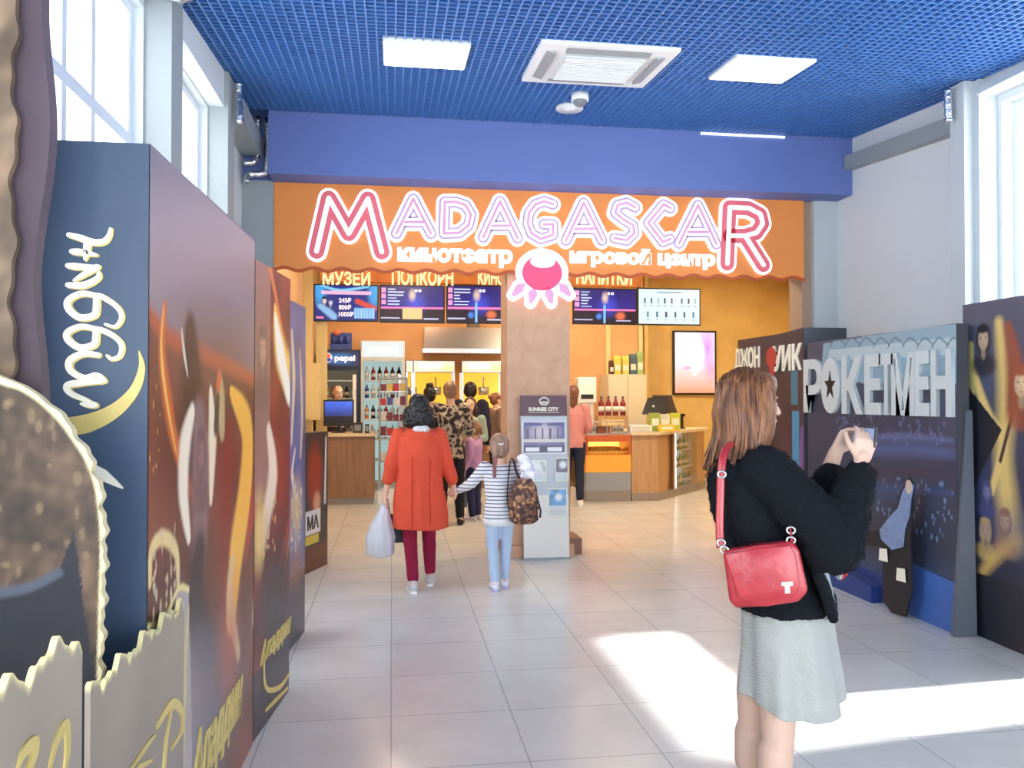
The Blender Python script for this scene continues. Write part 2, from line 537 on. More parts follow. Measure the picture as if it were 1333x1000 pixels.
# pilasters, columns, beams
tn = 0
def trim(bm, mat, parent=None):
    global tn
    tn += 1; return struct(obj('trim_%d' % tn, bm, mat))
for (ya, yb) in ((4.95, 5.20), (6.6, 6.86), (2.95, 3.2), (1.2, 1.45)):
    bm = B(); box(bm, XL, -1.25, ya, yb, 0, cz(ya) - .002); trim(bm, pm('shaded left pilaster grey', (160, 167, 167), .6, var=.03))  # shade of the left side put into a darker grey
bm = B(); box(bm, -1.40, -1.11, 8.06, 8.36, 0, 3.63); trim(bm, M['dgrey'])
bm = B(); box(bm, 4.36, XR, 5.80, 5.96, 0, cz(5.8) - .002); box(bm, 4.44, XR, 5.74, 5.80, 0, cz(5.74) - .002); trim(bm, M['wallgrey'])
bm = B(); box(bm, 4.34, XR, 8.06, 8.4, 0, 3.66); trim(bm, M['wallgrey'])
bm = B(); box(bm, 4.236, 4.34, 8.12, 8.4, 0, 3.66); trim(bm, pm('taupe column paint', (166, 140, 118), .6))
# sloping steel channel along the right wall and the ledges above the windows
bm = B()
hexa(bm, [(4.5, 5.96, 3.72), (4.6, 5.96, 3.72), (4.6, 7.75, 3.87), (4.5, 7.75, 3.87)], [(4.5, 5.96, 3.86), (4.6, 5.96, 3.86), (4.6, 7.75, 4.01), (4.5, 7.75, 4.01)])
trim(bm, M['dgrey'])
bm = B(); hexa(bm, [(4.42, 2.0, 3.86), (4.6, 2.0, 3.86), (4.6, 5.74, 3.9), (4.42, 5.74, 3.9)], [(4.5, 2, 3.98), (4.6, 2, 3.98), (4.6, 5.74, 4.06), (4.5, 5.74, 4.06)]); trim(bm, M['wall'])
bm = B(); hexa(bm, [(-1.4, 5.2, 3.80), (-1.28, 5.2, 3.80), (-1.28, 6.6, 3.82), (-1.4, 6.6, 3.82)], [(-1.4, 5.2, 3.98), (-1.28, 5.2, 3.98), (-1.28, 6.6, 4.1), (-1.4, 6.6, 4.1)]); trim(bm, M['wall'])
bm = B(); hexa(bm, [(-1.4, 6.86, 3.86), (-1.2, 6.86, 3.86), (-1.2, 8.0, 3.84), (-1.4, 8.0, 3.84)], [(-1.4, 6.86, 4.02), (-1.2, 6.86, 4.02), (-1.2, 8.0, 4.0), (-1.4, 8.0, 4.0)]); trim(bm, M['dgrey'])
# big blue beam over the opening
bm = B(); box(bm, -1.12, XR, 7.77, 8.3, 3.625, cz(7.77) + .16); box(bm, -1.4, -1.12, 8.1, 8.3, 3.635, cz(7.77) + .16); trim(bm, M['beam'])
# light slot between lattice and beam
bm = B(); x = 3.05
for i in range(26): box(bm, 3.0 + i * .034, 3.022 + i * .034, 7.755, 7.768, 4.165, 4.185)
trim(bm, pm('slot light', (240, 245, 250), emit=1.0))

# facade wall behind the sign, jambs, pillar
bm = B(); box(bm, -1.4, 8.0, 8.36, 8.5, 2.9, 4.5); box(bm, 4.6, 8.0, 8.36, 8.5, 0, 2.9); struct(obj('wall_front', bm, M['orangewall']))
bm = B(); box(bm, 1.13, 1.765, 8.14, 8.62, .12, 2.95); box(bm, 1.10, 1.80, 8.10, 8.66, 0, .12)
p = trim(bm, M['pillar'])
bm = B(); box(bm, 1.765, 1.90, 8.2, 8.62, .0, .16); trim(bm, pm('brown skirting block', (140, 104, 88), .7))

# shop shell
bm = B(); box(bm, -1.5, -1.30, 8.36, 15.0, 0, 3.9); struct(obj('wall_left', bm, ramp_mat('sand plaster', [(.3, (206, 168, 118)), (.7, (222, 186, 134))], 3, .7)))
bm = B(); box(bm, -1.5, 4.72, 15.0, 15.2, 0, 3.9); struct(obj('wall_back', bm, M['orangewall']))
bm = B(); box(bm, 4.72, 7.9, 15.4, 15.6, 0, 3.9); box(bm, 4.66, 4.72, 14.9, 15.6, 0, 3.9); struct(obj('wall_back', bm, M['ochre']))
bm = B(); box(bm, 7.7, 7.9, 8.5, 15.4, 0, 3.9); struct(obj('wall_right', bm, M['ochre']))
bm = B(); box(bm, -1.5, 7.9, 8.5, 15.6, 3.9, 4.0); struct(obj('ceiling', bm, pm('shop ceiling paint', (215, 190, 150), .8)))
for (xa, xb, yy) in ((-1.3, -1.18, 12.7), (-1.14, -.98, 12.9)):
    bm = B(); box(bm, xa, xb, yy, yy + .1, 0, 3.9); trim(bm, M['cream'])
for (xa, xb) in ((3.93, 4.02), (4.56, 4.64)):
    bm = B(); box(bm, xa, xb, 14.96, 15.0, 0, 3.9); trim(bm, M['cream'])
bm = B(); box(bm, 4.72, 7.7, 15.385, 15.4, 0, .09); o = obj('baseboard_back', bm, pm('tan skirting', (170, 130, 90), .6)); struct(o)
# warm ceiling lamps of the shop
k = 0
for (x, y, n) in ((.3, 10.2, 0), (3.0, 10.2, 0), (5.8, 10.2, 0), (.3, 13.0, 0), (3.0, 13.3, 0), (5.8, 13.3, 0)):
    t = thing('ceiling_panel_lamp', 'square warm lamp on the snack bar ceiling, %s %s' % ('front' if y < 12 else 'rear', 'left' if x < 1 else 'middle' if x < 4 else 'right'), 'lamp', (x, y, 3.9), 0, 'ceiling lamps above the snack bar')
    bm = B(); box(bm, -.32, .32, -.32, .32, -.03, -.001); obj('lamp_frame', bm, M['white'], t)
    bm = B(); box(bm, -.29, .29, -.29, .29, -.036, -.028); obj('diffuser', bm, M['warmlamp'], t)

# ---------------------------------------------------------------- ceiling fittings
def panel(cx, cy, name, label, group=None):
    t = thing(name, label, 'ceiling light', (cx, cy, cz(cy) - .004)); t.rotation_euler = (math.atan(CB), 0, 0)
    bm = B(); box(bm, -.3, .3, -.27, .27, -.012, .03); obj('lamp_frame', bm, M['white'], t)
    bm = B(); box(bm, -.288, .288, -.258, .258, -.016, -.006); obj('diffuser', bm, M['lamp'], t)
    return t
panel(.235, 5.92, 'ceiling_light', 'white square ceiling light left of the air conditioner')
panel(2.71, 5.81, 'ceiling_light', 'white square ceiling light right of the air conditioner')
t = thing('air_conditioner', 'white ceiling cassette air conditioner between two square lights', 'air conditioner', (1.49, 5.93, cz(5.93) - .004)); t.rotation_euler = (math.atan(CB), 0, 0)
bm = B(); box(bm, -.49, .49, -.45, .45, -.02, .03, .01); obj('casing', bm, M['white'], t)
bm = B(); box(bm, -.30, .30, -.26, .26, -.045, -.018, .012); g = obj('intake_grille', bm, pm('light grey plastic', (205, 208, 210), .5), t)
for i in range(11):
    bm = B(); y = -.23 + i * .046; box(bm, -.28, .28, y - .006, y + .006, -.055, -.044); obj('grille_slat', bm, M['white'], g)
for s in (-1, 1):
    bm = B(); hexa(bm, [(s * .36, -.3, -.04), (s * .43, -.3, -.022), (s * .43, .3, -.022), (s * .36, .3, -.04)], [(s * .36, -.3, -.02), (s * .43, -.3, -.018), (s * .43, .3, -.018), (s * .36, .3, -.02)])
    obj('air_louver', bm, pm('grey louver', (150, 154, 158), .5), t)
    bm = B(); hexa(bm, [(-.3, s * .32, -.038), (.3, s * .32, -.038), (.3, s * .39, -.022), (-.3, s * .39, -.022)], [(-.3, s * .32, -.02), (.3, s * .32, -.02), (.3, s * .39, -.018), (-.3, s * .39, -.018)])
    obj('air_louver', bm, pm('grey louver', (150, 154, 158), .5), t)
def ceil_at(px, py):
    r = _fw * F_PX + _rt * (px - 666.5) + _up * (500 - py); tt = (CA - EYE) / (r.z - CB * r.y); return Vector((0, 0, EYE)) + r * tt
p = ceil_at(755, 122)
t = thing('security_camera', 'small white dome camera hanging under the blue lattice', 'camera', (p.x, p.y, cz(p.y)))
bm = B(); cyl(bm, (0, 0, -.03), .072, .06, n=32); obj('mount', bm, M['white'], t, True)
bm = B(); ell(bm, (0, 0, -.06), (.058, .058, .052)); obj('dome', bm, pm('smoked dome', (120, 124, 128), .15), t, True)
p = ceil_at(742, 138)
t = thing('smoke_detector', 'flat white disc on the ceiling beside the dome camera', 'smoke detector', (p.x, p.y + .02, cz(p.y)))
bm = B(); cyl(bm, (0, 0, -.012), .12, .024, n=36); obj('housing', bm, M['white'], t, True)
bm = B(); cyl(bm, (0, 0, -.03), .05, .014, n=24); obj('sensor', bm, M['white'], t, True)

# foil wrapped pipes
def foil_pipe(pts, r, label, grp=None):
    bm = B(); q = spl(pts, 6); tube(bm, q, [r * (1 + .12 * sin(i * 2.3)) for i in range(len(q))], 12)
    tag(obj('pipe', bm, M['foil'], smooth=True), label, 'pipe')
foil_pipe([(-1.16, 8.0, 4.2), (-1.16, 8.0, 3.75), (-1.20, 8.0, 3.68), (-1.32, 7.98, 3.66), (-1.34, 7.95, 3.58)], .03, 'foil wrapped pipe elbow at the top of the left facade column, outer of the two')
foil_pipe([(-1.24, 7.96, 4.2), (-1.24, 7.96, 3.86), (-1.27, 7.94, 3.77), (-1.36, 7.92, 3.75)], .026, 'foil wrapped pipe elbow at the top of the left facade column, inner of the two')
foil_pipe([(-1.20, 6.75, 4.06), (-1.2, 6.75, 3.95), (-1.19, 6.72, 3.78), (-1.2, 6.72, 3.74)], .03, 'foil wrapped pipe on the second left pilaster')
foil_pipe([(-1.33, 4.9, 3.9), (-1.2, 4.91, 3.86), (-1.1, 4.92, 3.92)], .03, 'crumpled foil pipe at the top of the nearest left pilaster')
foil_pipe([(4.30, 5.9, 3.99), (4.30, 5.9, 3.88), (4.31, 5.9, 3.74)], .03, 'foil wrapped pipe stub on the right pilaster')

# ---------------------------------------------------------------- the orange shop sign
t = thing('shop_sign', 'long orange sign board with glowing pink neon letters over the snack bar', 'sign', (0, 0, 0))
YS = 8.08
M['signorange'] = pm('orange sign panel', (238, 146, 70), .5, var=.03, scale=2)
M['neon'] = pm('white neon', (255, 236, 248), .4, emit=.42)
M['neonpink'] = pm('pink letter face', (226, 108, 120), .4, emit=.1)
M['neonlilac'] = pm('lilac letter face', (188, 164, 200), .4, emit=.06)
M['neonrose'] = pm('rose tube', (222, 160, 200), .4, emit=.1)
F0 = fr((0, YS, 0), (1, 0, 0))
pts = [(-1.108, 3.625), (-1.108, 2.79)]
N = 150
for i in range(N + 1):
    x = -1.108 + (4.236 + 1.108) * i / N
    pts.append((x, 2.80 + .012 * (x + 1.1) / 5 + .016 * sin(x * 2 * pi / .27)))
pts += [(4.236, 3.625)]
bm = B(); slab(bm, pts, F0, -.05, 0); obj('sign_board', bm, M['signorange'], t)
bm = B(); stroke(bm, [(p[0], p[1]) for p in pts[2:-1]], .016, F0, 0, .006); obj('wavy_edge', bm, pm('dark orange edging', (190, 84, 30), .5), t)
def px(l, n=1):
    return [(at(a, b, Y=YS - .04).x, at(a, b, Y=YS - .04).z) for a, b in l]
K = .00745
LET = [('M', [[(412, 327), (428, 258), (454, 304), (479, 259), (497, 328)]], 1),
 ('A', [[(516, 304), (538, 259), (561, 304)], [(527, 289), (551, 289)]], 0),
 ('D', [[(579, 263), (578, 304), (598, 303), (610, 293), (613, 279), (606, 267), (594, 263), (579, 263)]], 0),
 ('A', [[(629, 309), (651, 262), (674, 310)], [(640, 294), (663, 294)]], 0),
 ('G', [[(720, 266), (709, 262), (697, 266), (689, 277), (687, 291), (692, 304), (704, 311), (720, 306), (720, 292), (708, 292)]], 0),
 ('A', [[(737, 313), (760, 264), (784, 313)], [(748, 298), (773, 298)]], 0),
 ('S', [[(827, 270), (816, 264), (804, 267), (801, 277), (812, 286), (824, 293), (826, 303), (816, 313), (800, 310)]], 0),
 ('C', [[(873, 271), (864, 266), (844, 290), (863, 315), (873, 311)]], 0),
 ('A', [[(884, 317), (909, 267), (933, 318)], [(896, 302), (922, 302)]], 0),
 ('R', [[(947, 343), (950, 270), (975, 271), (990, 279), (993, 291), (985, 303), (970, 307), (994, 345)], [(950, 307), (970, 307)]], 1)]
for ch, strokes, big in LET:
    lay = [(13.5, 'neon', 0, .03), (9.8, 'neonpink', .028, .036), (3.0, 'neon', .034, .046)] if big else [(11.0, 'neon', 0, .03), (7.4, 'neonlilac', .028, .034), (4.7, 'neon', .033, .038), (1.7, 'neonrose', .037, .041)]
    L = None
    for r, m, a, b in lay:
        bm = B()
        for s in strokes: stroke(bm, px(s), r * K, F0, a, b)
        o = obj('letter' if L is None else 'letter_face', bm, M[m], t if L is None else L)
        if L is None: L = o; o['label'] = 'glowing letter %s of MADAGASCAR' % ch
a = at(517, 322, Y=YS); b = at(667, 343, Y=YS)
o = text('caption', 'кинотеатр', F0, a.x, b.x, b.z - .05, a.z, M['neon'], t, .03, .055); o['label'] = 'white glowing caption reading cinema in Russian'
a = at(741, 322, Y=YS); b = at(930, 352, Y=YS)
o = text('caption', 'игровой центр', F0, a.x, b.x, b.z, a.z, M['neon'], t, .03, .055); o['label'] = 'white glowing caption reading game centre in Russian'
# flower-like emblem
e = None
def C2(px_, py_): q = at(px_, py_, Y=YS - .04); return (q.x, q.z)
bm = B()
c = C2(706, 354); pts = [(c[0] + .265 * cos(2 * pi * i / 28), c[1] + .235 * sin(2 * pi * i / 28)) for i in range(29)]
slab(bm, pts[:-1], F0, .001, .03); e = obj('emblem', bm, M['neon'], t, False); e['label'] = 'glowing white and pink flower shaped emblem'
bm = B(); pts = [(c[0] + .20 * cos(2 * pi * i / 28), c[1] - .01 + .175 * sin(2 * pi * i / 28)) for i in range(28)]; slab(bm, pts, F0, .028, .036); obj('emblem_heart', bm, pm('hot pink', (236, 70, 110), emit=.35), e)
bm = B(); pts = [(c[0] + .005 + .125 * cos(2 * pi * i / 28), c[1] + .10 + .06 * sin(2 * pi * i / 28)) for i in range(28)]; slab(bm, pts, F0, .034, .042); obj('emblem_cap', bm, M['neon'], e)
for (bx, by, tx, ty) in ((680, 372, 668, 384), (695, 378, 691, 394), (714, 378, 718, 394), (731, 372, 742, 384)):
    p0 = Vector(C2(bx, by)); p1 = Vector(C2(tx, ty)); d = (p1 - p0); 
    bm = B(); stroke(bm, [p0 - d * .5, p0 + d * .2, p1], [.05, .088, .062], F0, .002, .03); q = obj('petal', bm, M['neon'], e)
    bm = B(); stroke(bm, [p0 - d * .2, p0 + d * .3, p1 - d * .1], [.01, .045, .022], F0, .029, .036); obj('petal_heart', bm, M['neonrose'], e)
# ---------------------------------------------------------------- poster standees along the left wall
PRINT = paint_mat('glossy printed board', .32)
PRINTM = paint_mat('matte printed board', .55)
M['slate'] = pm('slate blue board', (66, 84, 106), .35, var=.06, scale=3)
M['gold'] = pm('gold print', (216, 196, 120), .4, .3, var=.15, scale=20)
M['ivory'] = pm('ivory print', (238, 234, 214), .5, var=.04)
M['boardedge'] = pm('brown board edge', (96, 78, 76), .6)

def uvL(x, y, X0, Y0):
    p = at(x, y, X=X0); return (p.y - Y0, p.z)
# --- big box standee: slate end panel with vertical title, artwork on its long face
A = Vector((-.676, 2.45, 0)); Bp = Vector((-.63, 3.965, 0))
t = thing('poster_standee', 'tall box standee with golden vertical title on its slate blue end', 'standee', (-.83, 3.2, 0))
def rel(fr_, root): return (fr_[0] - Vector(root.location), fr_[1], fr_[2], fr_[3])
bm = B(); hexa(bm, [(-.985 + .83, 2.452 - 3.2, 0), (-.678 + .83, 2.452 - 3.2, 0), (-.633 + .83, 3.965 - 3.2, 0), (-.95 + .83, 3.965 - 3.2, 0)],
                    [(-.985 + .83, 2.452 - 3.2, 2.31), (-.678 + .83, 2.452 - 3.2, 2.31), (-.633 + .83, 3.965 - 3.2, 2.325), (-.95 + .83, 3.965 - 3.2, 2.325)])
obj('box_body', bm, M['slate'], t)
fS = rel(fr((-.985, 2.45, 0), (1, 0, 0)), t)
def uvS(x, y): p = at(x, y, Y=2.447); return (p.x + .985, p.z)
# vertical script title traced stroke by stroke: centre line + half width
sc = .37                                                         # px of the detail crop -> px of the photo
def tr(pts): return [uvS(30 + a * sc, 280 + b * sc) for a, b in pts]
def sw(name, pts, r, mat, par, t1=.006, n=6):
    q = [tuple(v) for v in spl(tr(pts), n)]; rs = list(np.interp(np.linspace(0, 1, len(q)), np.linspace(0, 1, len(r)), r))
    bm = B(); stroke(bm, q, rs, fS, 0, t1); return obj(name, bm, mat, par)
ttl = None
strokes = [
 [(162, 70), (200, 80), (250, 96), (285, 92), (302, 72), (308, 48)],
 [(172, 128), (215, 132), (258, 140)], [(226, 92), (224, 124), (218, 156)],
 [(158, 178), (210, 182), (262, 182)], [(262, 182), (235, 196), (180, 230)], [(158, 246), (215, 246), (262, 222), (266, 200)],
 [(262, 284), (205, 276), (160, 300), (162, 332), (200, 360), (250, 352), (258, 320), (262, 284), (300, 300), (336, 330), (346, 362), (325, 392), (290, 384)],
 [(262, 402), (205, 392), (158, 412), (160, 440), (200, 466), (248, 456), (256, 430), (262, 402), (310, 420), (345, 454), (340, 494), (310, 506), (296, 494)],
 [(264, 492), (210, 488), (165, 512), (168, 548), (215, 572), (258, 562), (284, 580), (270, 590)],
 [(284, 582), (200, 590), (156, 600), (166, 626), (220, 650), (254, 668)], [(254, 668), (205, 664)],
]
for i, s in enumerate(strokes):
    o = sw('title_letter' if ttl is None else 'letter_stroke', s, [.007, .0095, .0085, .0065, .0035], M['ivory'], t if ttl is None else ttl)
    if ttl is None: ttl = o; o['label'] = 'ivory script title Aladdin in Russian, reading upward'
    sw('letter_shadow', [(a + 5, b + 3) for a, b in s], [.008, .0105, .0095, .0075, .0045], M['gold'], ttl, .003)
sw('crescent', [(408, 478), (418, 540), (390, 620), (320, 690), (220, 735), (120, 742), (60, 720)], [.001, .009, .014, .020, .026, .024, .015], M['gold'], ttl, .004)
sw('crescent_flourish', [(196, 790), (186, 840), (200, 870), (280, 915), (352, 962)], [.003, .014, .012, .016, .001], M['ivory'], ttl, .005)
text('small_title', 'Disney', fS, .0, .028, 1.66, 1.86, M['ivory'], t, .004, .02, .2, rot=90)
# long face artwork
a = Art(1.515, 2.31, .0075)
def q1(x, y): return uvL(x, y, -.652, 2.45)
a.fill((106, 56, 44)).mottle(.25, 9, 2)
a.poly([q1(190, 300)] + [q1(*p) for p in ((190, 362), (205, 400), (225, 432), (255, 458), (290, 478), (335, 498))] + [(1.6, 2.0), (1.6, 2.5), (-.2, 2.5)], (140, 132, 138))  # grey upper print, lightened to carry the window glare
a.ell(.9, 1.75, 1.0, .28, (96, 62, 58), .9, .8)
a.line([q1(*p) for p in ((189, 368), (208, 412), (235, 444), (290, 474), (334, 500))], [.03, .05, .05], (178, 84, 50), .7, .8)
a.line([q1(*p) for p in ((223, 400), (220, 455), (226, 520), (238, 590), (262, 660))], [.03, .06, .03], (206, 100, 48), .6)
a.line([q1(*p) for p in ((222, 400), (219, 455), (225, 520), (236, 590))], [.006, .016, .006], (240, 190, 90), .5)
a.line([q1(*p) for p in ((252, 430), (254, 500), (258, 600))], [.08, .18, .14], (40, 28, 28), .5)
a.line([q1(*p) for p in ((242, 428), (245, 460), (249, 490))], [.008, .018, .006], (214, 206, 190), .5)
a.line([q1(*p) for p in ((262, 545), (264, 620), (262, 720))], [.10, .16, .12], (132, 108, 110), .5)
a.line([q1(*p) for p in ((254, 536), (246, 580), (244, 640), (250, 700))], [.04, .08, .07, .03], (240, 228, 204), .5)
a.line([q1(*p) for p in ((275, 510), (277, 570), (275, 650))], [.03, .08, .03], (240, 224, 190), .5)
a.face(*q1(264, 590), .075, (150, 120, 118), (104, 84, 88))
a.line([q1(*p) for p in ((285, 490), (286, 520), (288, 560))], [.03, .09, .06], (190, 168, 120), .5)
a.line([q1(*p) for p in ((283, 520), (281, 555))], [.04, .05], (62, 64, 52), .5)
a.line([q1(*p) for p in ((296, 560), (292, 650), (290, 760))], [.09, .14, .12], (124, 40, 34), .5)
a.line([q1(*p) for p in ((298, 510), (316, 560), (314, 640), (304, 720), (298, 800))], [.03, .13, .16, .15, .10], (250, 190, 76), .35)
a.line([q1(*p) for p in ((326, 600), (322, 660), (314, 730))], [.02, .08, .02], (176, 56, 48), .5)
a.line([q1(*p) for p in ((333, 640), (330, 720), (325, 800))], [.05, .11, .08], (244, 230, 200), .5)
a.line([q1(*p) for p in ((285, 490), (284, 500))], [.03, .04], (216, 90, 40), .5)
a.line([q1(*p) for p in ((262, 720), (258, 790), (270, 850))], [.12, .18, .16], (34, 30, 40), .6)
a.line([q1(*p) for p in ((300, 730), (296, 780), (306, 850))], [.04, .07, .05], (228, 200, 150), .6)
a.specks(*[q1(198, 0)[0], q1(222, 0)[0], 1.35, 1.65], 14, .006, (246, 190, 90), 5)
a.line([q1(*p) for p in ((206, 760), (208, 716), (222, 700), (236, 720), (238, 770))], [.02, .03, .035, .02], (226, 200, 140), .5)
a.specks(.05, .35, .95, 1.2, 30, .012, (210, 190, 160), 9, .8)
a.ell(.55, .40, .95, .42, (112, 112, 128), .9, .9); a.ell(.35, .60, .5, .3, (150, 146, 150), 1, .7)
a.ell(1.05, .62, .25, .35, (190, 96, 66), 1, .7)
a.poly([(-.1, -.1), (-.1, .97), (.15, .93), (.3, .99), (.42, .96), (.47, .5), (.5, -.1)], (168, 160, 158))
a.line([(-.1, .97), (.15, .93), (.3, .99), (.42, .96)], [.015, .015], (228, 214, 150), .5, 1, 3)
a.line([q1(*p) for p in ((250, 790), (246, 860), (243, 960), (240, 1010))], [.01, .03, .04, .05], (204, 190, 130), .6)
f1 = rel(fr(A, Bp - A), t)
f1 = (f1[0] + f1[3] * .001, f1[1], f1[2], f1[3])
art = a.build('poster_face', f1, PRINT, t, 0)
def sgrp(name, segs, r, mat, par, f, t1=.004):
    for s in segs:
        bm = B()
        q = [tuple(v) for v in spl(s, 5)]; rs = list(np.interp(np.linspace(0, 1, len(q)), np.linspace(0, 1, len(r)), r)); stroke(bm, q, rs, f, 0, t1)
        obj(name, bm, mat, par)
p0 = q1(252, 985); p1 = q1(310, 925)
o = text('face_title', 'Аладдин', f1, p0[0], p1[0], .20, .45, M['gold'], art, .004, .02, .35)
sgrp('title_swash', [[q1(*p) for p in ((205, 1010), (207, 950), (222, 920), (232, 940), (222, 975), (206, 980))]], [.006, .012, .014, .008], M['gold'], art, f1)

# --- second and third artwork boxes behind it
def box_standee(name, label, P, Q, zt, depth, art_, edge, zt2=None):
    P = Vector(P); Q = Vector(Q); mid = (P + Q) / 2
    t = thing(name, label, 'standee', (mid.x - depth / 2, mid.y, 0)); o = Vector(t.location)
    z2 = zt2 or zt
    bm = B(); hexa(bm, [P - o - Vector((depth, 0, 0)), P - o - Vector((.002, 0, 0)), Q - o - Vector((.002, 0, 0)), Q - o - Vector((depth, 0, 0))],
                   [P - o + Vector((-depth, 0, zt)), P - o + Vector((-.002, 0, zt)), Q - o + Vector((-.002, 0, z2)), Q - o + Vector((-depth, 0, z2))])
    obj('box_body', bm, edge, t)
    f = fr(P - o, Q - P); f = (f[0] + f[3] * .001, f[1], f[2], f[3])
    return t, art_.build('poster_face', f, PRINT, t, 0), f
a = Art(.67, 2.235, .008)
def q2(x, y): return uvL(x, y, -.618, 3.985)
a.fill((124, 46, 34)).mottle(.25, 11, 4)
a.rect(0, .26, 1.1, 2.3, (150, 112, 98)); a.face(.13, 1.82, .10, (196, 156, 128), (120, 92, 84))
a.line([q2(*p) for p in ((346, 345), (352, 400), (358, 470))], [.04, .03, .03], (226, 120, 50), .5)
a.line([q2(*p) for p in ((350, 400), (354, 460), (366, 520), (368, 570), (366, 600))], [.03, .14, .16, .10, .03], (248, 196, 96), .5)
a.line([q2(*p) for p in ((350, 410), (354, 460), (360, 515))], [.02, .10, .07], (252, 244, 226), .5)
a.line([q2(*p) for p in ((345, 560), (348, 620), (340, 700))], [.05, .11, .10], (240, 218, 190), .5)
a.line([q2(*p) for p in ((374, 560), (366, 640), (352, 740))], [.04, .09, .03], (190, 70, 44), .5)
a.line([q2(*p) for p in ((368, 600), (360, 700), (352, 800))], [.01, .02, .01], (240, 150, 80), .5)
a.ell(.4, .55, .6, .55, (48, 44, 54), .7, .95); a.rect(0, .7, 0, .3, (48, 46, 58))
a.ell(.08, .95, .14, .25, (226, 190, 120), .7); a.specks(.1, .4, .8, 1.1, 20, .012, (230, 190, 120), 4)
t2, ar, f = box_standee('poster_standee', 'box standee with a white flame, second along the left wall', (-.63, 3.985, 0), (-.55, 4.65, 0), 2.235, .3, a, M['boardedge'])
p0 = q2(338, 868); p1 = q2(360, 812)
text('face_title', 'Аладдин', f, p0[0], p1[0] + .02, p0[1] - .02, p1[1] + .06, M['gold'], ar, .004, .02, .35)
sgrp('title_swash', [[q2(*p) for p in ((341, 852), (342, 895), (352, 895), (359, 878))]], [.004, .012, .014, .006], M['gold'], ar, f)
sgrp('date_line', [[q2(*p) for p in ((342, 925), (349, 912), (358, 896))]], [.008, .012, .008], M['gold'], ar, f)
a = Art(.5, 2.2, .009); a.fill((84, 104, 152)).mottle(.2, 12, 6)
a.line([(.10, 2.0), (.16, 1.7), (.1, 1.3)], [.03, .06, .03], (222, 206, 180), .6); a.line([(.33, 1.9), (.4, 1.5), (.36, 1.2)], [.02, .05, .03], (206, 190, 170), .6)
a.line([(.2, 1.25), (.12, 1.1), (.22, .95)], [.02, .04, .02], (226, 222, 214), .6)
a.ell(.25, .85, .22, .3, (206, 178, 130), .8); a.specks(.1, .4, .55, 1.1, 40, .014, (232, 220, 190), 8); a.rect(0, .6, 0, .45, (54, 56, 74)); a.ell(.25, .5, .3, .2, (150, 96, 52), .9, .8)
box_standee('poster_standee', 'narrow blue and gold box standee, third along the left wall', (-.64, 5.30, 0), (-.585, 5.78, 0), 2.19, .3, a, M['slate'])
a = Art(.5, 1.26, .009); a.fill((40, 42, 52)); a.ell(.22, .85, .2, .4, (150, 40, 40), .5); a.ell(.26, .62, .1, .12, (206, 150, 120), .5); a.rect(.02, .34, .34, .55, (214, 218, 222)); a.rect(.02, .3, .25, .33, (200, 180, 60)); a.rect(0, .5, 0, .22, (90, 44, 40)); a.line([(.46, 1.2), (.44, .6)], [.02, .03], (210, 214, 220), .5)
t4, ar, f = box_standee('low_standee', 'low dark red standee at the end of the left row', (-.77, 7.6, 0), (-.6, 8.08, 0), 1.26, .12, a, M['darkgrey'])
text('face_title', 'МА', f, .06, .30, .38, .51, M['black'], ar, .003, .03)

# --- sculpted foreground display: tall dark board, rock arch and torn parchment boards
t = thing('cave_standee', 'large brown rocky cutout standee in the left foreground', 'standee', (-1.0, 2.2, 0))
o = Vector(t.location)
a = Art(.468, 2.85, .012, right=lambda v: .468 - .02 * np.clip((2.5 - v), 0, .6) ** 2 * 2 + .012 * np.sin(v * 9)); a.grad([(0, (60, 50, 56)), (.6, (92, 76, 84)), (1, (104, 88, 96))]).mottle(.06, 7, 3)
a.build('back_board', rel(fr((-1.345, 2.26, 0), (1, 0, 0)), t), PRINTM, t, 0, .05, mask=lambda u, v: u > -1)
a = Art(.412, 2.85, .008, right=lambda v: .412 + .008 * np.sin(v * 23) + .004 * np.sin(v * 61)); a.fill((108, 88, 68)).mottle(.25, 26, 5); a.mottle(.2, 60, 8)
a.build('rock_column', rel(fr((-1.345, 2.21, 0), (1, 0, 0)), t), PRINTM, t, 0, .02, mask=lambda u, v: u > -1)
def q0(x, y): p = at(x, y, Y=2.14); return (p.x + 1.40, p.z)
arc = [q0(*p) for p in ((-200, 440), (-60, 462), (0, 492), (30, 502), (60, 522), (85, 548), (100, 570), (118, 600), (130, 640), (135, 700), (133, 780), (130, 880), (126, 1000), (122, 1150))]
az, au = [p[1] for p in arc[::-1]], [p[0] for p in arc[::-1]]
a = Art(.68, 1.70, .005, right=lambda v: np.interp(v, az, au) + .004 * np.sin(v * 70) + .003 * np.sin(v * 150))
a.fill((74, 57, 42)); a.mottle(.40, 18, 3); a.mottle(.25, 45, 4); a.mottle(.18, 90, 6)
a.specks(.35, .68, .9, 1.62, 60, .010, (150, 126, 90), 3, .4); a.specks(.3, .68, .9, 1.6, 60, .016, (66, 48, 38), 5, .6)
a.poly([q0(*p) for p in ((-90, 790), (0, 768), (40, 760), (78, 742), (96, 690), (104, 740), (110, 800), (128, 900), (120, 1100), (-100, 1100))], (28, 28, 36))
a.line([q0(*p) for p in ((-60, 782), (0, 772), (40, 764), (76, 746))], [.02, .015], (74, 80, 92), .6)
a.line(arc, [.016, .018, .012, .006], (226, 212, 166), .5)
a.build('rock_arch', rel(fr((-1.40, 2.14, 0), (1, 0, 0)), t), PRINTM, t, 0, .03, mask=lambda u, v: u > -1)
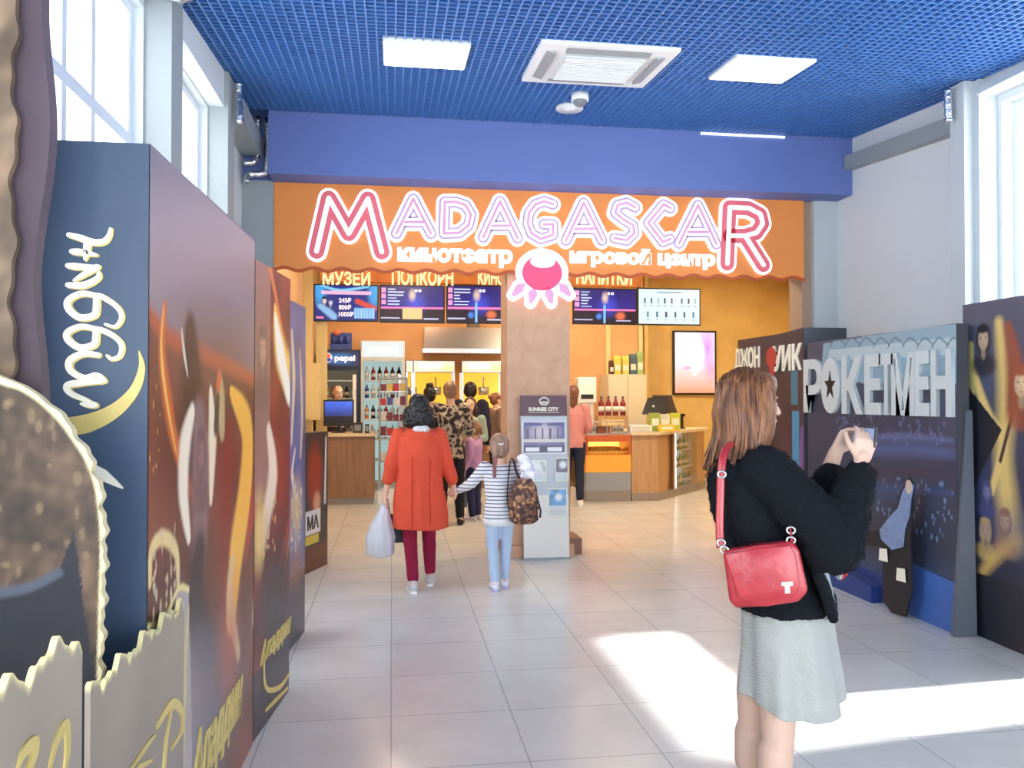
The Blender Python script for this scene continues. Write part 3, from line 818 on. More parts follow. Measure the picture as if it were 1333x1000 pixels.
def parchment(label, Xf, ya, yb, ztop, seed, txt):
    t = thing('parchment_board', label, 'standee', (Xf, (ya + yb) / 2, 0)); rg = random.Random(seed)
    W = yb - ya
    ph = [rg.uniform(0, 6) for _ in range(4)]
    edge = lambda u: ztop + .014 * np.sin(u * 31 + ph[0]) + .009 * np.sin(u * 67 + ph[1]) + .005 * np.sin(u * 130 + ph[2]) - .03 * np.clip(1 - (W - u) / .05, 0, 1) ** 2
    a = Art(W, ztop + .08, .006, top=edge); a.grad([(0, (128, 122, 122)), (1, (164, 150, 132))]).mottle(.05, 11, seed)
    a.put(np.clip(1 - np.abs(a.V - edge(a.U)) / .014, 0, 1), (232, 220, 160))
    f = rel(fr((Xf, ya, 0), (0, 1, 0)), t)
    ar = a.build('parchment_face', f, PRINTM, t, 0, .012, mask=lambda u, v: u > -1)
    txt(ar, f, ya)
def tx1(ar, f, ya):
    g = lambda x, y: (at(x, y, X=-.60).y - ya, at(x, y, X=-.60).z)
    sgrp('gold_letter', [[g(*p) for p in ((22, 998), (30, 978), (44, 968), (40, 990), (30, 1010))], [g(*p) for p in ((62, 1005), (72, 965), (84, 945), (86, 975), (82, 1010))]], [.004, .012, .012, .006], M['gold'], ar, f)
def tx2(ar, f, ya):
    g = lambda x, y: (at(x, y, X=-.645).y - ya, at(x, y, X=-.645).z)
    sgrp('gold_letter', [[g(*p) for p in ((170, 1000), (185, 978), (200, 957))], [g(*p) for p in ((168, 1012), (180, 1000), (196, 990))]], [.004, .009, .004], M['gold'], ar, f)
    sgrp('gold_letter', [[g(*p) for p in ((212, 1010), (216, 960), (222, 925))], [g(*p) for p in ((204, 945), (222, 917), (235, 925), (236, 950), (222, 975))]], [.010, .016, .012, .006], M['gold'], ar, f)
parchment('torn edged parchment board with gold lettering, nearest on the left', -.60, 1.0, 1.74, 1.135, 3, tx1)
parchment('torn edged parchment board in front of the slate standee end', -.645, 1.92, 2.74, .955, 8, tx2)

# ---------------------------------------------------------------- standees along the right wall
def fR(P, Q): return fr(P, Vector(Q) - Vector(P))
def right_box(name, label, P, Q, zt, zt2, depth, art_, mat, printm=None):
    P = Vector(P); Q = Vector(Q); mid = (P + Q) / 2
    t = thing(name, label, 'standee', (mid.x + depth / 2, mid.y, 0)); o = Vector(t.location); d = Vector((depth, 0, 0)); e = Vector((.002, 0, 0))
    bm = B(); hexa(bm, [P - o + e, P - o + d, Q - o + d, Q - o + e], [P - o + e + Vector((0, 0, zt)), P - o + d + Vector((0, 0, zt)), Q - o + d + Vector((0, 0, zt2)), Q - o + e + Vector((0, 0, zt2))])
    obj('box_body', bm, mat, t)
    f = fr(P - o, Q - P); f = (f[0] + f[3] * .001, f[1], f[2], f[3])
    return t, art_.build('poster_face', f, printm or PRINT, t, 0), f
# far box with white and red title
W = 1.42; a = Art(W, 2.2, .01); a.fill((74, 50, 54)).mottle(.12, 8, 2)
a.rect(0, W, 2.08, 2.2, (62, 50, 58)); a.ell(.98, 1.9, .1, .1, (30, 26, 34), .3)
a.rect(1.16, 1.38, .3, 1.45, (60, 52, 74)); a.rect(1.18, 1.30, 1.52, 1.83, (64, 116, 140)); a.rect(1.20, 1.32, .95, 1.45, (74, 140, 176)); a.line([(1.38, 1.3), (1.36, .8), (1.40, .2)], [.03, .06, .03], (130, 90, 150), .7)
a.ell(.55, .9, .4, .7, (30, 28, 36), .5); a.ell(.5, 1.5, .12, .16, (120, 90, 80), .4); a.specks(.1, 1.1, .1, 1.2, 40, .03, (90, 60, 120), 7, .5)
t, ar, f = right_box('poster_standee', 'dark red box standee with white letters and red head shape behind the photographer', (3.72, 8.56, 0), (3.74, 7.14, 0), 2.15, 2.225, .42, a, M['darkgrey'])
def qR(x, y, X0, Y0): p = at(x, y, X=X0); return (Y0 - p.y, p.z)
g = lambda x, y: qR(x, y, 3.73, 8.56)
q = [g(956, 480), g(988, 478)]
text('title_letters', 'ДЖОН', f, g(957, 0)[0], g(988, 0)[0], g(970, 485)[1], g(970, 453)[1], M['ivory'], ar, .012, .03)
text('title_letters', 'УИК', f, g(1005, 0)[0], g(1041, 0)[0], g(1022, 483)[1], g(1022, 449)[1], M['ivory'], ar, .012, .03)
bm = B(); slab(bm, [(.80 + .11 * cos(2 * pi * i / 20), 1.98 + .10 * sin(2 * pi * i / 20)) for i in range(20)], f, 0, .014); slab(bm, [(.77, 1.7), (.84, 1.7), (.85, 1.92), (.75, 1.92)], f, 0, .013)
o = obj('red_head_cutout', bm, pm('matte red print', (178, 52, 44), .5), ar); o['label'] = 'plain red head shaped cutout between the letters'

# middle box: concert standee
W = 2.02; a = Art(W, 2.08, .009); X0, Y0 = 3.75, 7.10
g = lambda x, y: qR(x, y, X0, Y0)
a.grad([(0, (60, 80, 120)), (.25, (54, 60, 78)), (.6, (58, 62, 82)), (1, (70, 76, 92))]).mottle(.1, 6, 4)
a.poly([g(1072, 447), g(1252, 418), g(1252, 500), g(1068, 498)], (134, 162, 176)); a.poly([g(1080, 455), g(1250, 438), g(1250, 462), g(1078, 470)], (170, 190, 194))
for i in range(9):
    x = 1080 + i * 19; a.line([g(x, 452), g(x + 9, 440), g(x + 20, 448)], [.008, .008], (70, 104, 124), .6)
for (yy, r, c, al) in ((572, .05, (96, 104, 150), .8), (588, .10, (84, 98, 146), .7), (616, .06, (62, 56, 74), .8), (640, .05, (66, 84, 126), .7)): a.line([g(1110, yy), g(1170, yy - 4), g(1240, yy + 2)], [r * .6, r, r * .6], c, .9, al)
a.specks(.9, 2.0, .6, 1.0, 70, .012, (120, 150, 190), 3, .7); a.specks(.5, 1.9, 1.25, 1.45, 60, .012, (110, 124, 170), 6, .6)
a.ell(1.1, .85, .5, .12, (60, 78, 112), .9, .6); a.rect(0, W, 0, .22, (34, 60, 124))
t, ar, f = right_box('poster_standee', 'dark blue concert box standee with big silver title letters', (X0, Y0, 0), (X0, 5.08, 0), 2.05, 2.085, .09, a, M['darkgrey'])
M['silver'] = pm('brushed silver board', (196, 206, 208), .45, .1, var=.12, scale=50)
xs = [1047, 1078, 1105, 1130, 1152, 1164, 1193, 1216, 1247]
word = 'РОКЕТМЕН'
bnd = [(1050, 1074), (1073, 1097), (1100, 1127), (1130, 1151), (1149, 1167), (1165, 1195), (1196, 1214), (1217, 1243)]
for ch, (xa, xb) in zip(word, bnd):
    y0_ = 468 + (455 - 470) * (xa - 1046) / 200; y1_ = 537 + 6 * (xa - 1046) / 200
    pa = g(xa, y1_ ); pb = g(xb, y0_); zb = g(xa, y1_)[1]; zt = g((xa + xb) / 2, y0_)[1]
    if ch == 'О':
        cx_, cz_ = (pa[0] + pb[0]) / 2, (zb + zt) / 2; rx, rz = (pb[0] - pa[0]) / 2, (zt - zb) / 2
        bm = B(); slab(bm, [(cx_ + rx * cos(2 * pi * i / 28), cz_ + rz * sin(2 * pi * i / 28)) for i in range(28)], f, .0, .03)
        lo = obj('title_letter', bm, M['silver'], ar)
        st = []
        for i in range(10):
            rr = 1.0 if i % 2 == 0 else .40; th = pi / 2 + i * pi / 5; st.append((cx_ + rx * .62 * rr * cos(th), cz_ + rz * .55 * rr * sin(th)))
        bm = B(); slab(bm, st, f, .03, .033); obj('star', bm, M['black'], lo)
    else:
        text('title_letter', ch, f, pa[0], pb[0], zb, zt, M['silver'], ar, .03, .03 if ch in 'ТР' else .04)
# cutouts on the lower front: piano, performer, step
fo = lambda d_: (f[0] + f[3] * d_, f[1], f[2], f[3])
g2 = lambda x, y: qR(x, y, X0 - .12, Y0)
g = lambda x, y: g2(x, y)
bm = B(); slab(bm, [g(*p) for p in ((1092, 692), (1155, 690), (1165, 668), (1172, 640), (1182, 622), (1188, 630), (1186, 668), (1184, 712), (1186, 770), (1178, 803), (1160, 798), (1148, 782), (1148, 712), (1092, 708))], fo(.10), 0, .015)
obj('piano_cutout', bm, pm('piano black print', (22, 22, 30), .4), ar)
bm = B(); slab(bm, [g(*p) for p in ((1146, 690), (1160, 672), (1170, 662), (1176, 640), (1183, 628), (1190, 632), (1186, 650), (1184, 672), (1178, 690), (1176, 712), (1162, 716), (1148, 702))], fo(.117), 0, .01)
o = obj('performer_cutout', bm, pm('pale blue jacket print', (120, 140, 176), .45, var=.3, scale=25), ar)
bm = B(); c = g(1185, 634); slab(bm, [(c[0] + .035 * cos(2 * pi * i / 14), c[1] + .05 * sin(2 * pi * i / 14)) for i in range(14)], fo(.128), 0, .006); obj('performer_head', bm, pm('pale face print', (196, 176, 160), .5), o)
for (u_, v_) in (g(1151, 722), g(1174, 748)): bm = B(); slab(bm, [(u_ - .05, v_ - .05), (u_ + .06, v_ - .045), (u_ + .05, v_ + .05), (u_ - .04, v_ + .04)], fo(.128), 0, .004); obj('boot_print', bm, M['ivory'], o)
bm = B(); slab(bm, [(.02, .0), (1.15, 0), (1.15, .13), (.02, .24)], fo(.0), 0, .09); obj('blue_step', bm, pm('royal blue print', (36, 62, 128), .4), ar)
bm = B(); slab(bm, [(1.50, .0), (2.03, 0), (2.03, .34), (1.52, .38)], fo(.0), 0, .012); obj('blue_step', bm, pm('mid blue print', (66, 104, 176), .4), ar)
o = Vector(t.location)
bm = B(); hexa(bm, [Vector(p) - o for p in ((3.69, 5.075, 0), (3.85, 5.075, 0), (3.85, 5.03, 0), (3.69, 5.03, 0))], [Vector(p) - o for p in ((3.81, 5.075, 1.5), (3.85, 5.075, 1.5), (3.85, 5.06, 1.5), (3.81, 5.06, 1.5))])
obj('side_wedge', bm, pm('grey side board', (92, 98, 108), .5, var=.04), t)

# near box: golden flame artwork
a = Art(.90, 2.22, .007); X0, Y0 = 3.865, 5.18
g = lambda x, y: qR(x, y, X0, Y0)
a.grad([(0, (30, 32, 44)), (.45, (44, 50, 78)), (1, (76, 82, 100))]).mottle(.12, 9, 7)
a.line([g(*p) for p in ((1300, 420), (1310, 520), (1306, 600), (1316, 700))], [.06, .12, .12, .16], (206, 180, 110), .8)
a.line([g(*p) for p in ((1262, 470), (1285, 540), (1306, 575), (1290, 640))], [.03, .06, .05, .04], (214, 186, 116), .6)
a.line([g(*p) for p in ((1262, 450), (1266, 540))], [.04, .04], (190, 180, 110), .6)
a.poly([g(1256, 500), g(1304, 560), g(1262, 645), g(1256, 640)], (20, 24, 34))
a.line([g(*p) for p in ((1318, 540), (1302, 600))], [.02, .02], (64, 40, 44), .5)
a.line([g(*p) for p in ((1312, 425), (1320, 470), (1318, 530))], [.05, .10, .08], (140, 74, 56), .6)
a.face(*g(1279, 442), .085, (196, 168, 140), (30, 28, 32)); a.rect(g(1271, 0)[0], g(1288, 0)[0], g(0, 448)[1], g(1279, 441)[1], (24, 24, 28), 0)
a.face(*g(1330, 500), .10, (216, 186, 150), (150, 76, 50))
a.face(*g(1282, 690), .07, (196, 160, 128), (190, 160, 100)); a.face(*g(1308, 680), .075, (206, 170, 120), (150, 100, 70)); a.face(*g(1284, 640), .06, (120, 120, 160), (70, 70, 110))
a.line([g(*p) for p in ((1278, 745), (1300, 720), (1325, 700))], [.06, .08, .06], (206, 168, 90), .8, .8)
a.ell(.5, .75, .5, .25, (50, 62, 110), 1, .6); a.rect(0, .92, 0, .42, (30, 32, 42))
t, ar, f = right_box('poster_standee', 'box standee with golden flame portraits, nearest on the right', (3.875, 5.18, 0), (3.855, 4.28, 0), 2.215, 2.215, .15, a, M['darkgrey'])
# ---------------------------------------------------------------- the snack bar: menu screens
SCR = paint_mat('lit screen', .3, emit=.8)
fcol = ramp_mat('orange fascia paint', [(.3, (216, 128, 62)), (.7, (232, 156, 84))], 3, .6)
t = thing('menu_fascia', 'orange header board with white lettering above the menu screens', 'header board', (0, 12.9, 3.33))
F1 = fr((0, -.11, -3.33), (1, 0, 0))
for (xa, xb) in ((-1.08, 1.95), (2.75, 3.95)):
    bm = B(); box(bm, xa, xb, -.10, .04, .0, .42); obj('header_panel', bm, fcol, t)
def cap(s, xa, xb, y0, y1):
    A_ = at(xa, y1, Y=12.8); B_ = at(xb, y0, Y=12.8)
    text('header_letters', s, F1, A_.x, B_.x, A_.z, B_.z, pm('lit cream letters', (250, 226, 180), .5, emit=.5), t, .02, .03)
cap('МУЗЕЙ', 420, 482, 350, 371); cap('ПОПКОРН', 510, 590, 352, 371); cap('КИНО', 622, 656, 352, 371); cap('НАПИТКИ', 750, 822, 352, 370)

def screen(name, label, xa, xb, ya, yb, paint, emit=None, group=None, cat='screen'):
    Yp = 12.8; P = at(xa, yb, Y=Yp); Q = at(xb, ya, Y=Yp)
    W, H = Q.x - P.x, Q.z - P.z
    t = thing(name, label, cat, ((P.x + Q.x) / 2, Yp + .04, P.z), 0, group)
    bm = B(); box(bm, -W / 2, W / 2, -.035, .02, 0, H, .006); obj('bezel', bm, M['black'], t)
    a = Art(W - .04, H - .04, .006); paint(a, W - .04, H - .04)
    f = fr((-W / 2 + .02, -.037, .02), (1, 0, 0))
    s = a.build('display', f, SCR, t)
    bm = B(); box(bm, -.05, .05, .02, .08, H * .4, H * .6); obj('bracket', bm, M['black'], t)
    return t, s, f, W - .04, H - .04
def m_prices(a, W, H):
    a.grad([(0, (26, 40, 110)), (1, (30, 44, 128))]); a.ell(W * .08, H * .85, .12, .3, (60, 150, 210), .6); a.ell(W * .95, H * .8, .12, .3, (60, 150, 210), .6)
    a.line([(W * .1, H * 1.0), (W * .4, H * .86), (W * .85, H * .98)], [.02, .03, .02], (120, 190, 230), .4)
    a.rect(W * .1, W * .9, H * .74, H * .84, (226, 170, 200))
    a.face(W * .15, H * .55, .055, (220, 200, 200), (20, 24, 50)); a.face(W * .25, H * .5, .05, (200, 190, 210), (40, 60, 110)); a.line([(W * .08, H * .4), (W * .2, H * .25), (W * .3, H * .1)], [.05, .07, .07], (130, 170, 210), .5)
    a.line([(W * .68, H * .55), (W * .95, H * .35)], [.05, .05], (200, 70, 60), .4, 1, 2); a.rect(W * .62, W * .96, H * .05, H * .36, (110, 160, 216)); a.rect(W * .02, W * .14, H * .04, H * .1, (240, 130, 160))
    for i in range(7): a.rect(W * (.64 + i * .047), W * (.655 + i * .047), H * .06, H * .33, (170, 210, 240))
def m_list(seed):
    def fn(a, W, H):
        rg = random.Random(seed)
        a.grad([(0, (20, 14, 60)), (.5, (34, 30, 130)), (1, (28, 22, 100))]); a.rect(0, W, 0, H * .38, (26, 12, 38)); a.ell(W * .55, H * .5, .2, .22, (60, 80, 220), 1, .8)
        for i in range(3): a.rect(W * .01, W * .08, H * (.82 - i * .17), H * (.95 - i * .17), (240, 150, 190))
        for i in range(6): a.rect(W * .11, W * (.2 + rg.random() * .2), H * (.9 - i * .085), H * (.93 - i * .085), (210, 220, 240))
        a.rect(0, W, H * .36, H * .42, (240, 120, 180)); a.rect(0, W * .3, H * .08, H * .12, (190, 190, 220)); a.rect(W * .68, W * .92, H * .06, H * .1, (190, 190, 220))
        a.ell(W * .5, H * .75, .07, .12, (220, 190, 170), .8); a.ell(W * .56, H * .88, .03, .03, (240, 240, 250), .5); a.ell(W * .62, H * .88, .03, .03, (240, 240, 250), .5)
        if seed == 1: a.rect(W * .34, W * .66, H * .07, H * .38, (226, 190, 130))
        else: a.rect(W * .47, W * .51, 0, H * .55, (120, 190, 250)); a.ell(W * .75, H * .22, .1, .08, (230, 110, 70), .6); a.ell(W * .4, H * .2, .06, .06, (60, 130, 220), .6)
    return fn
def m_white(a, W, H):
    a.fill((206, 222, 226)); rg = random.Random(3); a.rect(W * .3, W * .7, H * .9, H * .93, (120, 140, 150))
    for r in range(2):
        for c in range(8 if r == 0 else 6):
            x = W * (.1 + c * .11 + (.06 if c > 4 else 0)) if r == 0 else W * (.15 + c * .15); y = H * (.66 if r == 0 else .26)
            a.rect(x - .016, x + .016, y - .04, y + .05, rg.choice([(90, 100, 110), (70, 120, 140), (150, 180, 170), (60, 70, 90)])); a.rect(x - .02, x + .02, y - .085, y - .07, (150, 160, 165))
screen('menu_screen', 'pale menu screen at the far left, mostly behind the standees', 386, 404, 368, 416, m_white)
t_, s_, f_, W_, H_ = screen('menu_screen', 'blue menu screen showing ticket prices and a couple', 408, 493, 371, 418, m_prices)
for i, w in enumerate(('245₽', '800₽', '1000₽')):
    y = H_ * (.56 - i * .2); text('price', w, f_, W_ * .38, W_ * (.58 + (.04 if i == 2 else 0)), y - .03, y + .045, M['neon'], s_, .002, .03, t0=.001)
screen('menu_screen', 'dark blue menu screen with a beige box, left of the pillar', 494, 579, 372, 420, m_list(1))
screen('menu_screen', 'dark blue menu screen partly hidden by the pillar', 581, 660, 372, 421, m_list(2))
screen('menu_screen', 'dark blue menu screen just right of the pillar', 746, 829, 376, 422, m_list(4))
screen('menu_screen', 'white menu screen with rows of drinks', 830, 912, 376, 423, m_white)
P = at(876, 514, Y=15.36); Q = at(932, 431, Y=15.36); W, H = Q.x - P.x, Q.z - P.z
t = thing('light_box_poster', 'glowing pink and white poster in a black frame on the ochre wall', 'poster', (P.x, 15.39, P.z))
bm = B(); box(bm, 0, W, -.05, 0, 0, H, .008); obj('poster_frame', bm, M['black'], t)
a = Art(W - .07, H - .07, .012); a.grad([(0, (240, 150, 110)), (.3, (250, 200, 190)), (.6, (246, 230, 240)), (1, (244, 226, 240))])
a.ell(W * .75, H * .7, .25, .6, (204, 130, 226), 1, .9); a.ell(W * .85, H * .35, .2, .3, (246, 150, 180), 1, .8); a.ell(W * .45, H * .42, .25, .12, (250, 240, 250), .6); a.line([(W * .5, H * .95), (W * .62, H * .6), (W * .45, H * .3)], [.05, .09, .06], (250, 236, 244), .7); a.rect(W * .2, W * .35, H * .36, H * .41, (236, 130, 190), .7)
a.build('poster_print', fr((.035, -.052, .035), (1, 0, 0)), SCR, t)

# ---------------------------------------------------------------- counters
def wood(name, c1, c2, s=3):
    m = bpy.data.materials.new(name); m.use_nodes = True; nt = m.node_tree; b = nt.nodes['Principled BSDF']
    tc = nt.nodes.new('ShaderNodeTexCoord'); mp = nt.nodes.new('ShaderNodeMapping'); mp.inputs['Scale'].default_value = (s * 4, s * 4, s * .35)
    nz = nt.nodes.new('ShaderNodeTexNoise'); nz.inputs['Scale'].default_value = 2; nz.inputs['Detail'].default_value = 5
    cr = nt.nodes.new('ShaderNodeValToRGB'); cr.color_ramp.elements[0].position = .3; cr.color_ramp.elements[1].position = .7
    cr.color_ramp.elements[0].color = L4(c1); cr.color_ramp.elements[1].color = L4(c2)
    nt.links.new(tc.outputs['Object'], mp.inputs[0]); nt.links.new(mp.outputs[0], nz.inputs['Vector']); nt.links.new(nz.outputs['Fac'], cr.inputs[0]); nt.links.new(cr.outputs[0], b.inputs['Base Color'])
    b.inputs['Roughness'].default_value = .45; return m
M['woodb'] = wood('brown counter laminate', (134, 98, 70), (156, 118, 88)); M['woodl'] = wood('honey counter laminate', (176, 138, 96), (200, 160, 114)); M['worktop'] = pm('pale worktop', (222, 204, 168), .35, var=.04)
M['plinth'] = pm('grey plinth', (150, 142, 132), .4, .3)
t = thing('bar_counter', 'brown wooden counter with a till at the left of the snack bar', 'counter', (-.6, 12.65, 0))
bm = B(); box(bm, -.55, .345, -.28, .33, .1, 1.0); obj('counter_body', bm, M['woodb'], t)
bm = B(); box(bm, -.53, .335, -.24, .30, 0, .1); obj('plinth', bm, M['plinth'], t)
bm = B(); box(bm, -.60, .37, -.32, .36, 1.0, 1.045, .008); obj('countertop', bm, M['worktop'], t)
t = thing('display_stand', 'glass display rack of sweets beside the brown counter', 'display stand', (.02, 12.6, 0))
bm = B()
for x in (-.2, .2):
    for y in (-.2, .2): box(bm, x - .014, x + .014, y - .014, y + .014, .18, 1.86)
box(bm, -.215, .215, -.215, .215, 1.84, 1.87)
obj('stand_frame', bm, M['dgrey'], t)
bm = B(); box(bm, -.22, .22, -.22, .22, .0, .2); obj('stand_base', bm, M['white'], t)
for z in (.62, 1.0, 1.22, 1.45, 1.66):
    bm = B(); box(bm, -.2, .2, -.2, .2, z - .008, z + .008); obj('glass_shelf', bm, pm('pale glass shelf', (200, 214, 214), .1, trans=.6), t)
bm = B(); box(bm, -.215, .215, .20, .215, .2, 1.84); obj('back_glass', bm, M['glass'], t)
rg = random.Random(11); ck = [(190, 50, 50), (70, 80, 150), (220, 190, 90), (216, 214, 210), (120, 50, 60)]
cnt = 0
names = {1.008: 'second', 1.228: 'third', 1.458: 'fourth', 1.668: 'top', .628: 'bottom'}
for z in (.628, 1.008, 1.228, 1.458, 1.668):
    for i in range(4):
        c = rg.choice(ck); h = rg.uniform(.09, .14); bm = B(); box(bm, -.04, .04, -.05, .05, 0, h, .006)
        o = tag(obj('snack_box', bm, pm('snack box %d %d %d' % c, c, .5), None), '%s snack box on the %s shelf of the glass rack, %s' % ({(190, 50, 50): 'red', (70, 80, 150): 'blue', (220, 190, 90): 'yellow', (216, 214, 210): 'white', (120, 50, 60): 'maroon'}[c], names[z], ('left end', 'second from left', 'third from left', 'right end')[i]), 'snack box', 'snack boxes in the glass rack')
        o.location = (.02 - .142 + i * .095, 12.52, z)

# fridges
def fridge(name, label, xa, xb, y, h, body, head, doorw, stock):
    W = xb - xa; t = thing(name, label, 'fridge', ((xa + xb) / 2, y, 0)); w = W / 2
    bm = B(); box(bm, -w, w, .30, .34, 0, h); box(bm, -w, -w + .035, -.30, .30, 0, h); box(bm, w - .035, w, -.30, .30, 0, h); box(bm, -w + .035, w - .035, -.30, .30, 0, .12); box(bm, -w + .035, w - .035, -.30, .30, h - .30, h)
    obj('cabinet', bm, body, t)
    a = Art(W - .04, .26, .01); head(a, W - .04, .26); s = a.build('lit_header', fr((-w + .02, -.304, h - .28), (1, 0, 0)), SCR, t)
    bm = B(); box(bm, -w + .035, w - .035, .27, .30, .12, h - .30); obj('lit_back', bm, pm(label[:5] + ' lining', doorw, .5, emit=.5), t)
    zs = [.5, .85, 1.2, 1.55, 1.85]
    for z in [z for z in zs if z < h - .45]:
        bm = B(); box(bm, -w + .036, w - .036, -.25, .27, z - .01, z + .01); obj('shelf', bm, M['white'], t)
    bm = B(); box(bm, -w + .01, -w + .05, -.33, -.305, .12, h - .30); box(bm, w - .05, w - .01, -.33, -.305, .12, h - .30); box(bm, -w + .05, w - .05, -.33, -.305, .12, .17); box(bm, -w + .05, w - .05, -.33, -.305, h - .35, h - .30)
    d = obj('door', bm, body, t)
    bm = B(); box(bm, -w + .05, w - .05, -.322, -.314, .17, h - .35); obj('door_glass', bm, M['glass'], d)
    bm = B(); box(bm, w - .12, w - .06, -.375, -.335, .95, 1.95, .01); obj('door_handle', bm, M['white'] if name == 'drinks_fridge' else M['steel'], d)
    return t, s
def h1(a, W, H):
    a.fill((18, 34, 66)); a.ell(W * .5, H * .5, W * .46, H * .46, (40, 110, 160), .6); a.ell(W * .18, H * .55, .075, .09, (240, 240, 245), .2); a.ell(W * .17, H * .66, .06, .05, (220, 90, 60), .3); a.ell(W * .19, H * .42, .06, .04, (40, 60, 150), .3)
t, s = fridge('drinks_fridge', 'dark blue drinks fridge with a lit logo header', -1.19, -.53, 14.5, 2.37, pm('navy fridge body', (28, 36, 54), .4), h1, (96, 86, 70), 0)
text('logo_letters', 'pepsi', fr((-.31, -.306, 2.09), (1, 0, 0)), .22, .56, .06, .19, M['neon'], s, .004, .03)
t, s = fridge('glass_door_fridge', 'silver glass door fridge full of bottles', -.52, .22, 14.5, 2.53, pm('silver fridge body', (196, 200, 196), .4, .2), lambda a, W, H: (a.fill((206, 210, 206)), a.rect(W * .15, W * .85, H * .3, H * .65, (250, 250, 250))), (170, 190, 190), 0)
def bottle_mesh(h, r, cap_):
    bm = B(); ring_loft(bm, [(0, 0, 0, r * .9, r * .9), (0, 0, .01, r, r), (0, 0, h * .62, r, r), (0, 0, h * .8, r * .4, r * .4), (0, 0, h * .93, r * .38, r * .38)], 12); return bm
def bottle(label, loc, col, h=.22, r=.032, capc=(220, 220, 220), group=None, lab=None):
    t = thing('bottle', label, 'bottle', loc, 0, group)
    obj('bottle_body', bottle_mesh(h, r, 0), pm('bottle %d %d %d' % col, col, .2), t, True)
    bm = B(); cyl(bm, (0, 0, h * .96), r * .45, h * .08, n=12); obj('cap', bm, pm('cap %d %d %d' % capc, capc, .4), t, True)
    bm = B(); cyl(bm, (0, 0, h * .34), r * 1.03, h * .26, n=12); obj('bottle_label', bm, pm('lbl', (226, 220, 214), .5), t, True)
    return t
cols = {'blue': (40, 60, 140), 'red': (150, 40, 44), 'clear': (190, 205, 210), 'orange': (216, 130, 50), 'dark': (46, 30, 34), 'green': (70, 120, 70)}
sh = {.86: 'lowest', 1.21: 'second', 1.56: 'third', 1.86: 'top'}
rg = random.Random(5)
for z in (.86, 1.21, 1.56, 1.86):
    for i in range(6):
        k = rg.choice(['blue', 'clear', 'clear', 'red', 'dark', 'orange']) if z < 1.8 else rg.choice(['dark', 'clear', 'red'])
        bottle('%s bottle %s on the %s shelf of the silver fridge' % (k, ('at the left end', 'second from the left', 'third from the left', 'third from the right', 'second from the right', 'at the right end')[i], sh[z]), (-.42 + i * .108, 14.30, z), cols[k], .24, .036, group='bottles in the silver fridge')
for z in (1.21, 1.56):
    for i in range(5):
        k = rg.choice(['dark', 'orange', 'clear']); bottle('%s bottle %s on the %s shelf of the dark blue fridge' % (k, ('at the left end', 'second from the left', 'in the middle', 'second from the right', 'at the right end')[i], sh[z]), (-1.08 + i * .108, 14.30, z), cols[k], .22, .034, group='bottles in the dark blue fridge')
t = thing('cup_display', 'blue cup display box standing on the dark blue fridge', 'display box', (-.86, 14.4, 2.372))
bm = B(); box(bm, -.18, .18, -.1, .1, 0, .10, .005); box(bm, -.18, .18, .06, .1, .1, .30); obj('display_tray', bm, pm('blue display card', (60, 84, 160), .5), t)
bm = B(); ell(bm, (-.07, .04, .30), (.06, .03, .05)); obj('round_badge', bm, pm('orange badge', (224, 130, 90), .5), t, True)
for i in range(3):
    bm = B(); ring_loft(bm, [(-.11 + i * .11, -.03, .08, .034, .034), (-.11 + i * .11, -.03, .24, .046, .046)], 14); obj('cup', bm, pm('cup blue', (50, 70, 150), .4), t, True)
# till on the left counter
t = thing('till_monitor', 'till monitor with a bright blue screen on the brown counter', 'monitor', (-.78, 12.62, 1.046))
bm = B(); box(bm, -.10, .10, -.08, .10, 0, .02, .005); obj('stand_base', bm, M['black'], t)
bm = B(); box(bm, -.025, .025, .0, .04, .02, .2); obj('stand_neck', bm, M['black'], t)
bm = B(); box(bm, -.22, .22, -.05, -.005, .10, .49, .01); obj('monitor_body', bm, M['black'], t)
a = Art(.40, .22, .01); a.grad([(0, (20, 30, 90)), (1, (60, 100, 220))]).mottle(.1, 30, 1); a.build('screen', fr((-.2, -.052, .245), (1, 0, 0)), SCR, t)
for (nm, lb, x, y, w, h, c) in (('card_terminal', 'small black card terminal on the brown counter', -.36, 12.45, .06, .13, (30, 30, 34)), ('receipt_printer', 'black receipt printer beside the till monitor', -.50, 12.55, .14, .15, (34, 34, 38)), ('card_holder', 'cream card holder at the right end of the brown counter', -.29, 12.5, .04, .14, (226, 214, 180))):
    tt = thing(nm, lb, nm.split('_')[-1], (x, y, 1.046)); bm = B(); hexa(bm, [(-w / 2, -.05, 0), (w / 2, -.05, 0), (w / 2, .05, 0), (-w / 2, .05, 0)], [(-w / 2, -.01, h), (w / 2, -.01, h), (w / 2, .05, h), (-w / 2, .05, h)]); obj('body', bm, pm(nm, c, .4), tt)
    bm = B(); hexa(bm, [(-w * .35, -.045, h * .2), (w * .35, -.045, h * .2), (w * .35, -.035, h * .2), (-w * .35, -.035, h * .2)], [(-w * .35, -.022, h * .8), (w * .35, -.022, h * .8), (w * .35, -.008, h * .8), (-w * .35, -.008, h * .8)]); obj('front_panel', bm, pm('grey panel', (130, 134, 140), .4), tt)

